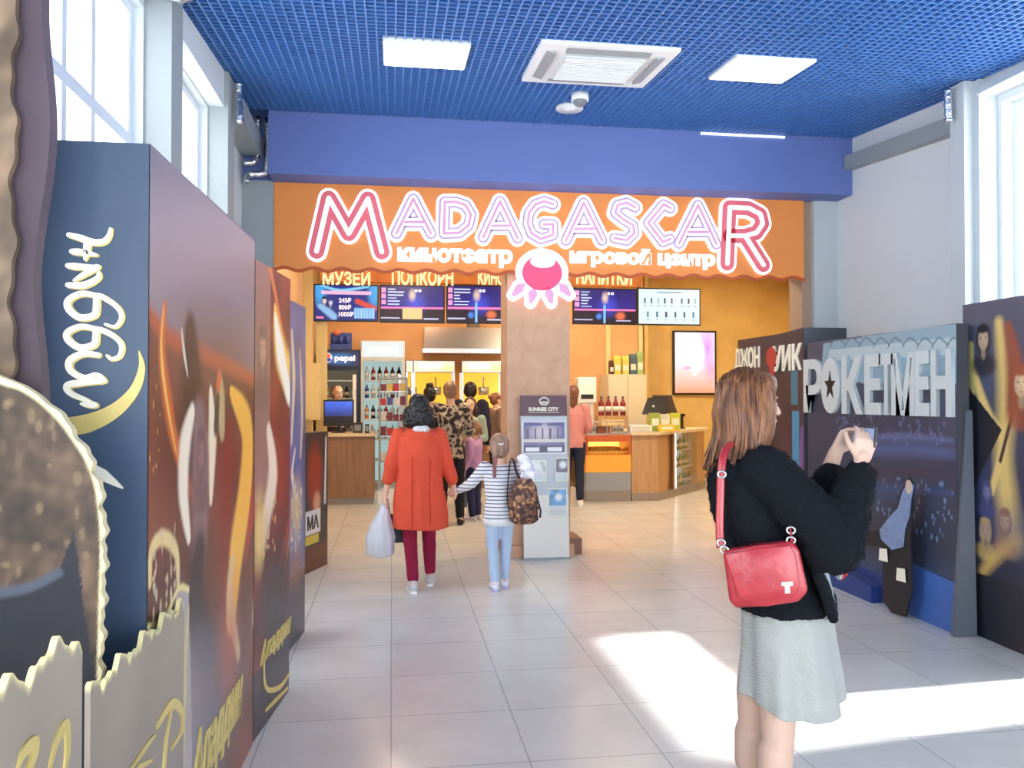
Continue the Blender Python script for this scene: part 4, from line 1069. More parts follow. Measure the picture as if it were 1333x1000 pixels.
# back worktop, hood, popcorn machines
t = thing('back_counter', 'long wooden back counter under the popcorn machines', 'counter', (1.5, 14.6, 0))
bm = B(); box(bm, -1.2, 1.62, -.3, .38, .0, .98); obj('counter_body', bm, M['woodb'], t)
bm = B(); box(bm, -1.22, 1.63, -.33, .38, .98, 1.02); obj('countertop', bm, M['worktop'], t)
t = thing('side_cupboard', 'low wooden cupboard under the coffee machine and syrup bottles', 'cupboard', (3.72, 14.18, 0))
bm = B(); box(bm, -.55, .46, -.16, .18, 0, .98); obj('cupboard_body', bm, M['woodb'], t); bm = B(); box(bm, -.56, .47, -.17, .19, .98, 1.02); obj('cupboard_top', bm, M['worktop'], t)
t = thing('extractor_hood', 'stainless extractor hood above the popcorn machines', 'extractor hood', (1.28, 14.6, 2.36))
bm = B(); hexa(bm, [(-.74, -.32, 0), (.74, -.32, 0), (.74, .38, 0), (-.74, .38, 0)], [(-.72, -.26, .42), (.72, -.26, .42), (.72, .38, .42), (-.72, .38, .42)]); obj('hood_body', bm, M['steel'], t)
bm = B(); cyl(bm, (.15, .1, .9), .12, .95, n=24); obj('duct', bm, M['steel'], t, True)
bm = B(); box(bm, -.76, .76, -.345, -.32, -.03, .05); obj('rim', bm, M['steel'], t)
M['butter'] = ramp_mat('popcorn', [(.3, (226, 160, 40)), (.7, (250, 216, 110))], 40, .8, kind='voronoi', bump=.6)
M['popglow'] = pm('warm popcorn lamp', (255, 190, 70), .5, emit=2.2)
def popcorn(label, xc, w, cat='popcorn machine'):
    t = thing('popcorn_machine', label, cat, (xc, 14.55, 1.02)); h = 1.18
    bm = B(); box(bm, -w, w, -.25, .25, 0, .14); box(bm, -w, w, -.25, .25, h - .2, h, .01)
    for x in (-w, w - .03):
        for y in (-.25, .22): box(bm, x, x + .03, y, y + .03, .14, h - .2)
    obj('cabinet', bm, M['steel'], t)
    a = Art(2 * w - .04, .15, .01); a.grad([(0, (250, 220, 130)), (1, (250, 236, 190))]); a.rect(.06, w * 1.3, .03, .12, (250, 250, 246)); a.build('lit_header', fr((-w + .02, -.254, h - .175), (1, 0, 0)), SCR, t)
    bm = B(); box(bm, -w + .03, w - .03, .2, .22, .14, h - .2); obj('lit_back', bm, pm('yellow lit back', (250, 190, 60), .5, emit=.6), t)
    bm = B(); ring_loft(bm, [(0, 0, .14, w - .04, .2), (0, 0, .3, w - .07, .17), (0, 0, .38, w * .4, .08)], 20, fold=lambda a_, i: 1 + .06 * sin(5 * a_ + i)); q = obj('popcorn_heap', bm, M['butter'], t, True); q['kind'] = 'stuff'
    bm = B(); cyl(bm, (.04, 0, .66), .10, .14, n=20); cyl(bm, (.04, 0, .8), .012, .2, n=8); obj('kettle', bm, M['steel'], t, True)
    bm = B(); box(bm, -w + .03, w - .03, -.245, -.238, .14, h - .2); obj('front_glass', bm, M['glass'], t)
popcorn('yellow lit popcorn machine on the left under the hood', .72, .355)
popcorn('yellow lit popcorn machine on the right under the hood, next to the pillar', 1.56, .365)
popcorn('small yellow lit warmer cabinet beside the silver fridge', .30, .06, 'warmer cabinet')
for (nm, lb, x, w, h, c) in (('juice_dispenser', 'small grey dispenser on the back counter near the pillar', 2.17, .08, .28, (170, 160, 140)), ('napkin_box', 'white napkin box on the back counter near the pillar', 2.01, .06, .12, (226, 222, 214))):
    tt = thing(nm, lb, nm.split('_')[-1], (x, 14.34, 1.02)); bm = B(); box(bm, -w, w, -.06, .06, 0, h, .01); obj('body', bm, pm(nm, c, .5), tt); bm = B(); box(bm, -w * .6, w * .6, -.065, -.058, h * .3, h * .7); obj('opening', bm, M['black'], tt)

# right hand side: tall cabinet, coffee machine, bottles, warmer, service counter
t = thing('tall_cabinet', 'tall pale cabinet with cartons on top, right of the pillar', 'cabinet', (4.17, 14.68, 0))
bm = B(); box(bm, -.35, .36, -.28, .3, 0, 1.98, .01); obj('cabinet_body', bm, pm('putty white cabinet', (206, 196, 170), .5, var=.02), t)
bm = B(); box(bm, -.33, .0, -.295, -.281, .1, 1.95); obj('cabinet_door', bm, pm('putty white door', (212, 202, 176), .5, var=.02), t)
bm = B(); box(bm, .01, .34, -.295, -.281, .1, 1.95); obj('cabinet_door', bm, pm('putty white door', (212, 202, 176), .5, var=.02), t)
for (x, w, h, c, lb) in ((-.27, .035, .25, (80, 50, 44), 'dark brown carton at the left end of the tall cabinet top'), (-.16, .06, .34, (216, 200, 90), 'yellow carton on the tall cabinet, second from the left'), (-.01, .06, .33, (206, 196, 90), 'yellow green carton in the middle of the tall cabinet top'), (.13, .06, .37, (70, 96, 110), 'grey blue carton on the tall cabinet, second from the right'), (.26, .055, .42, (150, 176, 110), 'green carton at the right end of the tall cabinet top')):
    tt = thing('juice_carton', lb, 'carton', (4.17 + x, 14.5, 1.982), 0, 'cartons on the tall cabinet')
    bm = B(); box(bm, -w, w, -.05, .05, 0, h * .8); hexa(bm, [(-w, -.05, h * .8), (w, -.05, h * .8), (w, .05, h * .8), (-w, .05, h * .8)], [(-w, -.005, h), (w, -.005, h), (w, .005, h), (-w, .005, h)]); obj('carton_body', bm, pm('carton %d' % c[0], c, .5), tt)
    bm = B(); box(bm, -w * .8, w * .8, -.053, -.049, h * .2, h * .5); obj('carton_label', bm, pm('carton label', (222, 226, 210), .5), tt)
t = thing('coffee_machine', 'white coffee machine on the back counter right of the pillar', 'coffee machine', (3.36, 14.18, 1.02))
bm = B(); box(bm, -.17, .16, -.14, .14, .45, .90, .03); box(bm, -.15, .14, .0, .14, .06, .45); box(bm, -.17, .16, -.14, .14, 0, .06); obj('machine_body', bm, M['white'], t)
bm = B(); box(bm, -.12, .10, -.15, -.14, .52, .6); obj('control_panel', bm, M['black'], t)
bm = B(); cyl(bm, (0, -.07, .42), .02, .08, n=12); obj('spout', bm, M['steel'], t)
for i in range(4):
    bottle('dark red syrup bottle with a pump, %s on the right back counter' % ('left end', 'second from left', 'second from right', 'right end')[i], (3.62 + i * .13, 14.12, 1.25), (128, 36, 44), .34, .05, (90, 90, 90), 'syrup bottles behind the counter')
bm = B(); box(bm, -.26, .26, -.08, .08, 0, .228); tt = thing('bottle_riser', 'wooden box under the dark red syrup bottles', 'box', (3.81, 14.12, 1.02)); obj('riser_body', bm, M['woodl'], tt)
bm = B(); box(bm, -.2, .2, -.082, -.078, .06, .16); obj('riser_label', bm, M['cream'], tt)
# heated popcorn display in the counter
t = thing('food_warmer', 'heated glass display case glowing orange, built into the counter by the pillar', 'display case', (3.24, 12.5, 0))
bm = B(); box(bm, -.34, .35, -.3, .3, 0, .16); obj('warmer_base', bm, M['plinth'], t)
bm = B(); box(bm, -.34, .35, -.29, .3, .16, .44); obj('lower_panel', bm, M['dgrey'], t)
bm = B(); box(bm, -.34, .35, -.30, .3, .44, .70); obj('front_panel', bm, pm('amber front panel', (230, 150, 50), .4, emit=.25), t)
bm = B(); box(bm, -.33, .34, -.22, .26, .72, .76); ring_loft(bm, [(0, 0, .76, .3, .2), (0, 0, .81, .24, .16)], 20, fold=lambda a_, i: 1 + .05 * sin(7 * a_)); q = obj('popcorn_tray', bm, M['butter'], t)
bm = B(); box(bm, -.33, .34, .26, .28, .7, .9); obj('lit_back', bm, M['popglow'], t)
bm = B(); box(bm, -.34, .35, -.3, .3, .90, 1.0); box(bm, -.34, -.31, -.3, .3, .7, .9); box(bm, .32, .35, -.3, .3, .7, .9); obj('warmer_hood', bm, pm('rust orange hood', (200, 96, 44), .4), t)
bm = B(); box(bm, -.31, .32, -.3, -.292, .7, .9); obj('front_glass', bm, M['glass'], t)
bm = B(); box(bm, -.34, .35, -.2, .3, 1.0, 1.02); box(bm, -.34, .35, -.2, .3, 1.19, 1.2);
for x in (-.33, .0, .33):
    for y in (-.19, .28): box(bm, x, x + .015, y, y + .015, 1.02, 1.19)
obj('upper_shelf', bm, M['steel'], t)
bm = B(); box(bm, -.12, .08, -.1, .05, 1.02, 1.12, .01); tag(obj('cake_box', bm, pm('brown box', (150, 84, 50), .6)), 'small brown box on the display case shelf', 'box').location = (3.24, 12.5, 0)
for i, x in enumerate((-.28, -.17, .16, .26)):
    t = thing('snack_pack', 'pale snack pack on the display case shelf, %s' % ('left end', 'second from left', 'second from right', 'right end')[i], 'snack pack', (3.24 + x, 12.45, 1.02), 0, 'snack packs on the display case')
    bm = B(); box(bm, -.04, .04, -.03, .03, 0, .12, .01); obj('pack_body', bm, pm('pale pack', (214, 206, 186), .5), t); bm = B(); box(bm, -.03, .03, -.033, -.029, .03, .07); obj('pack_label', bm, pm('grey lbl', (150, 150, 130), .5), t)

t = thing('service_counter', 'honey wood service counter with angled end and lit glass corner case', 'counter', (4.2, 12.6, 0)); o = Vector(t.location)
def poly_prism(bm, pts, z0, z1):
    a_ = [bm.verts.new(Vector((x, y, z0)) - o) for x, y in pts]; b_ = [bm.verts.new(Vector((x, y, z1)) - o) for x, y in pts]
    bm.faces.new(a_); bm.faces.new(b_)
    for i in range(len(pts)):
        j = (i + 1) % len(pts); bm.faces.new((a_[i], a_[j], b_[j], b_[i]))
    return bm
bm = B(); poly_prism(bm, [(3.605, 12.22), (4.02, 12.22), (4.42, 12.78), (4.42, 13.3), (3.605, 13.3)], .12, 1.0); obj('counter_body', bm, M['woodl'], t)
bm = B(); poly_prism(bm, [(3.605, 12.20), (4.03, 12.20), (5.16, 13.46), (5.40, 13.80), (5.40, 13.95), (4.4, 13.95), (3.605, 13.3)], 0, .12); obj('plinth', bm, M['plinth'], t)
bm = B(); poly_prism(bm, [(3.58, 12.17), (4.05, 12.17), (5.22, 13.44), (5.46, 13.80), (5.46, 13.98), (4.4, 13.98), (3.58, 13.3)], 1.0, 1.045); obj('countertop', bm, M['worktop'], t)
bm = B(); poly_prism(bm, [(4.42, 12.66), (4.47, 12.72), (4.47, 13.4), (4.42, 13.3)], .12, 1.0); poly_prism(bm, [(5.10, 13.42), (5.38, 13.82), (5.38, 13.93), (5.0, 13.93), (5.0, 13.5)], .12, 1.0); obj('end_post', bm, M['woodl'], t)
bm = B(); poly_prism(bm, [(4.42, 13.90), (5.1, 13.90), (5.1, 13.93), (4.42, 13.93)], .12, 1.0); obj('case_back', bm, pm('cool lit case back', (190, 214, 216), .5, emit=.35), t)
bm = B(); poly_prism(bm, [(4.47, 12.72), (5.10, 13.42), (5.10, 13.43), (4.47, 12.73)], .12, 1.0); obj('case_glass', bm, M['glass'], t)
for z in (.42, .70):
    bm = B(); poly_prism(bm, [(4.48, 12.80), (5.05, 13.45), (5.0, 13.9), (4.48, 13.9)], z, z + .012); obj('case_shelf', bm, M['white'], t)
bm = B(); poly_prism(bm, [(4.47, 12.74), (4.50, 12.77), (4.50, 12.80), (4.47, 12.78)], .12, 1.0); obj('case_lamp', bm, pm('cool strip lamp', (230, 244, 255), .5, emit=4), t)
rg = random.Random(9)
for zi, z in enumerate((.125, .435, .715)):
    for i in range(4):
        f_ = .12 + i * .24; x = 4.50 + f_ * .60; y = 12.80 + f_ * .72 + .12
        k = rg.choice(['green', 'dark', 'green', 'clear']); bottle('%s bottle %s on the %s level of the lit corner case' % (k, ('first from the left', 'second from the left', 'third from the left', 'fourth from the left')[i], ('floor', 'middle', 'top')[zi]), (x, y, z), cols[k], .22, .04, group='bottles in the lit corner case')
# things on the service counter
t = thing('till_terminal', 'black double sided till terminal on the honey wood counter', 'till', (4.25, 13.0, 1.046)); 
bm = B(); box(bm, -.14, .14, -.12, .12, 0, .03, .005); cyl(bm, (0, 0, .14), .03, .24, n=12); obj('till_stand', bm, M['black'], t)
bm = B(); hexa(bm, [(-.27, -.08, .25), (.10, -.16, .25), (.12, -.13, .25), (-.24, -.05, .25)], [(-.14, .0, .52), (.16, -.06, .52), (.17, -.04, .52), (-.13, .02, .52)]); s = obj('screen_housing', bm, M['black'], t)
bm = B(); hexa(bm, [(.02, .06, .27), (.36, .0, .27), (.36, .02, .27), (.02, .09, .27)], [(-.06, .0, .56), (.24, -.05, .56), (.24, -.03, .56), (-.06, .03, .56)]); obj('screen_back', bm, pm('brown grey housing', (84, 70, 66), .5), t)
bm = B(); ell(bm, (-.08, -.10, .38), (.02, .01, .02)); obj('badge', bm, M['white'], t)
k = 0
for (x, y, z, w, h, c, lb) in ((4.07, 12.55, 1.046, .08, .28, (150, 170, 80), 'green sweets box, left of the boxes on the service counter'), (4.25, 12.62, 1.046, .08, .26, (216, 220, 200), 'white and green sweets box, middle of the boxes on the service counter'), (4.52, 12.90, 1.046, .08, .27, (200, 206, 70), 'lime sweets box, right of the boxes on the service counter'), (4.22, 12.42, 1.046, .12, .1, (236, 200, 70), 'low yellow box at the front edge of the service counter')):
    tt = thing('sweets_box', lb, 'sweets box', (x, y, z), 0, 'sweets boxes on the service counter')
    bm = B(); box(bm, -w, w, -.06, .06, 0, h, .006); obj('box_body', bm, pm('sweets %d' % c[0], c, .5), tt)
    bm = B(); box(bm, -w * .7, w * .7, -.063, -.059, h * .3, h * .7); obj('box_label', bm, pm('sweets label', (236, 240, 226), .5), tt)
t = thing('napkin_tray', 'white tray at the left end of the honey wood counter', 'tray', (3.78, 12.4, 1.046))
bm = B(); box(bm, -.17, .17, -.11, .11, 0, .1, .012); obj('tray_body', bm, M['white'], t)
bm = B(); box(bm, -.14, .14, -.115, -.109, .02, .08); obj('tray_front', bm, pm('grey tray front', (206, 206, 200), .4), t)
t = thing('tap_tower', 'small black dispenser with a spout on the service counter', 'dispenser', (4.80, 13.35, 1.046))
bm = B(); cyl(bm, (0, 0, .1), .035, .2, n=14); cyl(bm, (0, 0, .01), .07, .02, n=18); obj('dispenser_body', bm, M['black'], t)
bm = B(); box(bm, -.11, .06, -.02, .02, .2, .25, .008); obj('spout', bm, M['black'], t)

# posters on the left wall of the shop
for (y, z, h, c, lb) in ((9.3, 1.2, 1.0, (96, 70, 60), 'dark brown poster on the left wall inside the entrance'), (11.2, 1.5, .9, (170, 60, 50), 'red and cream poster deeper along the left wall')):
    t = thing('wall_poster', lb, 'poster', (-1.299, y, z)); a = Art(.7, h, .02); a.fill(c).mottle(.3, 14, int(y)); a.face(.35, h * .6, .13); a.rect(.05, .65, .05, .15, (220, 210, 190))
    bm = B(); box(bm, 0, .015, -.02, .72, -.02, h + .02); obj('poster_frame', bm, M['black'], t); a.build('poster_print', fr((.017, 0, 0), (0, 1, 0)), PRINTM, t)
t = thing('wall_cabinet', 'small cream cabinet hung on the cream post at the left', 'cabinet', (-1.17, 12.55, 1.62))
bm = B(); box(bm, -.12, .13, -.08, .14, -.38, .46, .01); obj('cabinet_body', bm, M['cream'], t); bm = B(); box(bm, -.11, .12, -.095, -.082, -.36, .44); obj('cabinet_door', bm, M['cream'], t)

# ---------------------------------------------------------------- brochure stand at the pillar
t = thing('brochure_stand', 'grey brochure stand with a maroon header in front of the pillar', 'brochure stand', (1.50, 8.0, 0), 0)
fB = fr((-.235, -.005, 0), (1, 0, 0), v=(0, .025, 1)); 
M['standgrey'] = pm('grey painted sheet', (176, 184, 192), .45, .2, var=.02)
bm = B(); slab(bm, [(.01, .02), (.46, .02), (.445, 1.60), (-.02, 1.60)], fB, -.02, 0); body = obj('stand_body', bm, M['standgrey'], t)
bm = B(); box(bm, -.235, .235, -.03, .07, 0, .02); obj('base_plate', bm, M['dgrey'], t)
bm = B(); slab(bm, [(.01, .02), (.46, .02), (.455, .63), (.005, .63)], fB, 0, .012); obj('lower_panel', bm, pm('pale panel', (222, 222, 216), .45, var=.02), t)
bm = B(); slab(bm, [(-.025, 1.40), (.445, 1.40), (.44, 1.60), (-.02, 1.60)], fB, 0, .016); hd = obj('header', bm, pm('maroon header', (84, 44, 62), .4), t)
text('header_text', 'SUNRISE CITY', fB, .06, .36, 1.448, 1.485, M['ivory'], hd, .002, .04, t0=.016)
bm = B()
for i in range(20):
    a0, a1 = 2 * pi * i / 20, 2 * pi * (i + 1) / 20; stroke(bm, [(.215 + .045 * cos(a0), 1.545 + .036 * sin(a0)), (.215 + .045 * cos(a1), 1.545 + .036 * sin(a1))], .006, fB, .016, .018, 3)
slab(bm, [(.18, 1.54), (.25, 1.54), (.24, 1.525), (.19, 1.525)], fB, .016, .018); obj('header_logo', bm, M['ivory'], hd)
bm = B(); slab(bm, [(.06, 1.432), (.37, 1.432), (.37, 1.436), (.06, 1.436)], fB, .016, .018); obj('header_rule', bm, M['ivory'], hd)
a = Art(.41, .30, .008); a.fill((96, 92, 140)); a.ell(.2, .2, .2, .12, (190, 180, 190), .7); a.rect(.0, .41, .10, .13, (206, 196, 190)); a.rect(.0, .41, .0, .07, (52, 44, 84)); a.rect(.02, .16, .015, .05, (226, 226, 232)); a.rect(.24, .38, .015, .05, (226, 226, 232)); a.rect(0, .18, .26, .29, (60, 66, 130)); a.rect(.24, .41, .26, .29, (60, 66, 130))
for i in range(5): a.rect(.03 + i * .075, .05 + i * .075, .13, .24, (70, 66, 96))
f = (fB[0] + fB[1] * .01 + fB[2] * 1.04 + fB[3] * .012, fB[1], fB[2], fB[3])
bm = B(); slab(bm, [(.0, 1.03), (.43, 1.03), (.43, 1.35), (.0, 1.35)], fB, 0, .010); q = obj('notice_frame', bm, M['white'], t); a.build('notice_print', f, PRINT, q)
for i, (u_, v_, w_, h_, c, lb) in enumerate(((.035, .76, .20, .21, (200, 206, 210), 'pale brochures in the middle row, left pocket'), (.32, .76, .135, .23, (90, 90, 110), 'grey brochures in the middle row, right pocket'), (.25, .42, .19, .27, (90, 150, 196), 'blue and white brochures in the lower pocket'))):
    a = Art(w_ - .02, h_ - .02, .008); a.fill(c).mottle(.25, 50, i); a.rect(0, w_, 0, h_ * .35, (206, 208, 212)); a.ell(w_ * .5, h_ * .65, .05, .05, (226, 230, 230), .6)
    b_ = thing('brochure_stack', lb, 'brochures', (1.50, 8.0, 0), 0, 'brochures in the stand')
    bm = B(); slab(bm, [(u_, v_), (u_ + w_, v_), (u_ + w_, v_ + h_), (u_, v_ + h_)], fB, .013, .022); obj('paper_stack', bm, M['ivory'], b_)
    f = (fB[0] + fB[1] * (u_ + .01) + fB[2] * (v_ + .01) + fB[3] * .0235, fB[1], fB[2], fB[3]); a.build('cover_print', f, PRINT, b_)
    bm = B(); slab(bm, [(u_ - .01, v_ - .01), (u_ + w_ + .01, v_ - .01), (u_ + w_ + .01, v_ + .06), (u_ - .01, v_ + .06)], fB, .027, .031); obj('pocket', bm, M['glass'], t)
bm = B(); slab(bm, [(.105, .50), (.125, .50), (.125, .68), (.105, .68)], fB, 0, .03); obj('pocket_edge', bm, M['darkgrey'], t)
# ---------------------------------------------------------------- people
def skin_mat(name, c): return pm(name, c, .5, var=.04, scale=40)
SKIN = skin_mat('light skin', (226, 184, 160)); SKIN2 = skin_mat('fair skin', (206, 172, 152))
def cloth(name, c, var=.08, bump=.25, scale=60): return pm(name, c, .85, var=var, scale=scale, bump=bump, spec=.2)
def hair_mat(name, c1, c2, s=40):
    m = bpy.data.materials.new(name); m.use_nodes = True; nt = m.node_tree; b = nt.nodes['Principled BSDF']
    tc = nt.nodes.new('ShaderNodeTexCoord'); mp = nt.nodes.new('ShaderNodeMapping'); mp.inputs['Scale'].default_value = (1, 1, .12)
    nz = nt.nodes.new('ShaderNodeTexNoise'); nz.inputs['Scale'].default_value = s; nz.inputs['Detail'].default_value = 3
    cr = nt.nodes.new('ShaderNodeValToRGB'); cr.color_ramp.elements[0].position = .35; cr.color_ramp.elements[1].position = .65
    cr.color_ramp.elements[0].color = L4(c1); cr.color_ramp.elements[1].color = L4(c2)
    nt.links.new(tc.outputs['Object'], mp.inputs[0]); nt.links.new(mp.outputs[0], nz.inputs['Vector']); nt.links.new(nz.outputs['Fac'], cr.inputs[0]); nt.links.new(cr.outputs[0], b.inputs['Base Color'])
    b.inputs['Roughness'].default_value = .42; return m
EYEW = pm('eye white', (228, 226, 222), .2, var=0); EYED = pm('eye dark', (40, 30, 26), .15, var=0); LIP = pm('lips', (176, 96, 92), .5, var=.02)

def head_prims(bm, c, yaw, s=1.0):
    """skull, jaw, nose, brow, ears; face looks along +y turned by yaw"""
    c = Vector(c); R = Matrix.Rotation(yaw, 3, 'Z')
    def q(x, y, z): return c + R @ (Vector((x, y, z)) * s)
    ell(bm, q(0, -.012, .022), (.076 * s, .094 * s, .092 * s), R)
    ell(bm, q(0, .020, -.040), (.058 * s, .066 * s, .070 * s), R)
    ell(bm, q(0, .052, -.088), (.030 * s, .028 * s, .024 * s), R)
    cone(bm, q(0, .084, .008), q(0, .101, -.026), .008 * s, .012 * s, 10)
    ell(bm, q(0, .074, .026), (.052 * s, .014 * s, .010 * s), R)
    ell(bm, q(0, .080, -.058), (.024 * s, .012 * s, .012 * s), R)
    for e in (-1, 1): ell(bm, q(.077 * e, -.006, -.006), (.010 * s, .020 * s, .032 * s), R)
    return q, R

def face_parts(body, q, R, s):
    for e in (-1, 1):
        bm = B(); ell(bm, q(.031 * e, .074, .004), (.013 * s, .009 * s, .0075 * s), R, 12); o = obj('eye', bm, EYEW, body, True)
        bm = B(); ell(bm, q(.031 * e, .0815, .004), (.0058 * s, .003 * s, .0058 * s), R, 10); obj('iris', bm, EYED, body, True)
        bm = B(); tube(bm, [q(.016 * e, .084, .022), q(.032 * e, .083, .027), q(.047 * e, .076, .022)], [.002 * s, .0035 * s, .0015 * s], 6); obj('eyebrow', bm, EYED, body, True)
    bm = B(); tube(bm, [q(-.020, .080, -.058), q(-.008, .088, -.055), q(.008, .088, -.055), q(.020, .080, -.058)], [.002 * s, .006 * s, .006 * s, .002 * s], 8, flat=.8); obj('lips', bm, LIP, body, True)

def hand(bm, w, d, n, thumb, s=1.0, curl=.35, fat=1.0, spread=.018):
    """palm, four unequal fingers bent at three joints, thumb from the side of the palm. d: toward fingers, n: palm normal, thumb: +1/-1 along d x n"""
    w = Vector(w); d = Vector(d).normalized(); n = Vector(n); n = (n - d * n.dot(d)).normalized(); l = d.cross(n).normalized() * thumb
    cone(bm, w, w + d * .02 * s, .024 * s, .024 * s)
    for k in range(4):
        o = l * ((1.5 - k) * spread * s)
        cone(bm, w + o * .6 + d * .015 * s, w + o + d * .078 * s, .014 * s * fat, .0115 * s * fat, 10)
    for k, L in enumerate((.066, .074, .068, .054)):
        o = l * ((1.5 - k) * spread * s); p = w + o + d * .080 * s; a = curl * (.55 + .12 * k)
        r = (.0095 - .0004 * k) * s * fat
        for j, f in enumerate((.46, .31, .25)):
            a += curl * (.6 if j else .25); q = p + (d * cos(a) + n * sin(a) + l * ((1.5 - k) * .06)) * (L * f * s)
            cone(bm, p, q, r, r * .92, 10); p = q; r *= .92
    p = w + d * .022 * s + l * .022 * s; r = .0125 * s * fat
    for j, (f, a, c) in enumerate(((.038, .75, .2), (.030, .45, .45), (.024, .3, .6))):
        q = p + (d * cos(a) + l * sin(a) + n * c * curl * 1.6).normalized() * f * s; cone(bm, p, q, r, r * .88, 10); p = q; r *= .88

BASE = dict(hipL=(-.09, 0, .88), hipR=(.09, 0, .88), kneeL=(-.095, .02, .48), kneeR=(.095, .02, .48), ankL=(-.095, -.02, .085), ankR=(.095, -.02, .085),
            toeL=(-.11, .13, .03), toeR=(.11, .13, .03), shL=(-.165, 0, 1.38), shR=(.165, 0, 1.38), elL=(-.215, -.03, 1.10), elR=(.215, -.03, 1.10),
            wrL=(-.235, .05, .86), wrR=(.235, .05, .86), neck=(0, -.005, 1.44), head=(0, .02, 1.585))

def person(label, loc, rz, h, J=None, skin=None, voxel=.011, head_yaw=0.0, hs=1.0, face=True, hands=None, lean=0.0):
    s = h / 1.7; root = thing('person', label, 'person', (*loc, 0), rz)
    j = {k: Vector(v) for k, v in BASE.items()}
    for k, v in (J or {}).items(): j[k] = Vector(v)
    if lean:
        for k in j:
            if j[k].z > .9: j[k] = j[k] + Vector((0, (j[k].z - .9) * lean, 0))
    P = {k: v * s for k, v in j.items()}
    bm = B()
    hc = P['head']; q, R = head_prims(bm, hc, head_yaw, s * hs)
    cone(bm, P['neck'] - Vector((0, 0, .06 * s)), hc - Vector((0, .02, .05)) * s, .056 * s, .050 * s)
    mx = (P['shL'] + P['shR']) / 2; px_ = (P['hipL'] + P['hipR']) / 2
    def mid(f): return px_.lerp(mx, f)
    rg = [(-.12, .13, .10), (.05, .155, .115), (.3, .12, .095), (.6, .14, .105), (.85, .155, .10), (1.02, .12, .075), (1.10, .05, .05)]
    ring_loft(bm, [(*mid(f), a * s, b * s) for f, a, b in rg], 18)
    for e in 'LR':
        cone(bm, P['sh' + e], P['el' + e], .050 * s, .038 * s); cone(bm, P['el' + e], P['wr' + e], .038 * s, .025 * s)
        cone(bm, P['hip' + e], P['knee' + e], .080 * s, .052 * s); cone(bm, P['knee' + e], P['ank' + e], .050 * s, .034 * s); cone(bm, P['ank' + e] - Vector((0, .03 * s, .03 * s)), P['toe' + e], .036 * s, .028 * s)
        ex = -1 if e == 'L' else 1
        d, n = (hands or {}).get(e, ((P['wr' + e] - P['el' + e]), Vector((-ex, .2, 0))))
        hand(bm, P['wr' + e], d, n, 1 if (Vector(d).cross(Vector(n))).y > 0 else -1, s, .35, 1.12)
    body = blob('body', bm, voxel, skin or SKIN, root, 3)
    if face: face_parts(body, q, R, s * hs)
    root['_q'] = 0; del root['_q']
    return root, P, s, q, R, mid

def top(root, P, s, mid, mat, hem=-.12, name='shirt', sleeve=1.0, grow=.022, voxel=.011, flare=1.0, rough=.006, wr=.034, collar=True):
    bm = B()
    rg = [(hem, .158 * flare, .125 * flare), (.05, .158, .12), (.3, .132, .105), (.6, .150, .118), (.85, .165, .112), (1.0, .125, .082), (1.07, .062, .062)]
    ring_loft(bm, [(*mid(f), a * s + grow * .6, b * s + grow * .6) for f, a, b in rg], 22, fold=lambda t, i: 1 + (.03 if i < 4 else .0) * sin(5 * t + i))
    for e in 'LR':
        sh, el, w = P['sh' + e], P['el' + e], P['wr' + e]
        cone(bm, sh, sh.lerp(el, min(1, sleeve * 2)), .050 * s + grow, .040 * s + grow * .8)
        if sleeve > .5: cone(bm, el, el.lerp(w, sleeve * 2 - 1), .040 * s + grow * .8, wr * s + grow * .4)
    return blob(name, bm, voxel, mat, root, 3, rough, 18)

def trousers(root, P, s, mat, name='trousers', length=1.0, grow=.014, voxel=.011, tight=1.0):
    bm = B(); m = (P['hipL'] + P['hipR']) / 2
    ring_loft(bm, [(m.x, m.y, m.z - .06 * s, .15 * s, .115 * s), (m.x, m.y, m.z + .02 * s, .16 * s, .12 * s), (m.x, m.y, m.z + .13 * s, .14 * s, .11 * s)], 20)
    for e in 'LR':
        h_, k, a = P['hip' + e], P['knee' + e], P['ank' + e]
        cone(bm, h_ - Vector((0, 0, .02)), k, (.082 * s + grow) * tight, (.055 * s + grow) * tight)
        if length > .5: cone(bm, k, k.lerp(a, (length - .5) * 2 * .93), (.055 * s + grow) * tight, (.040 * s + grow) * tight)
    return blob(name, bm, voxel, mat, root, 3, .005, 16)

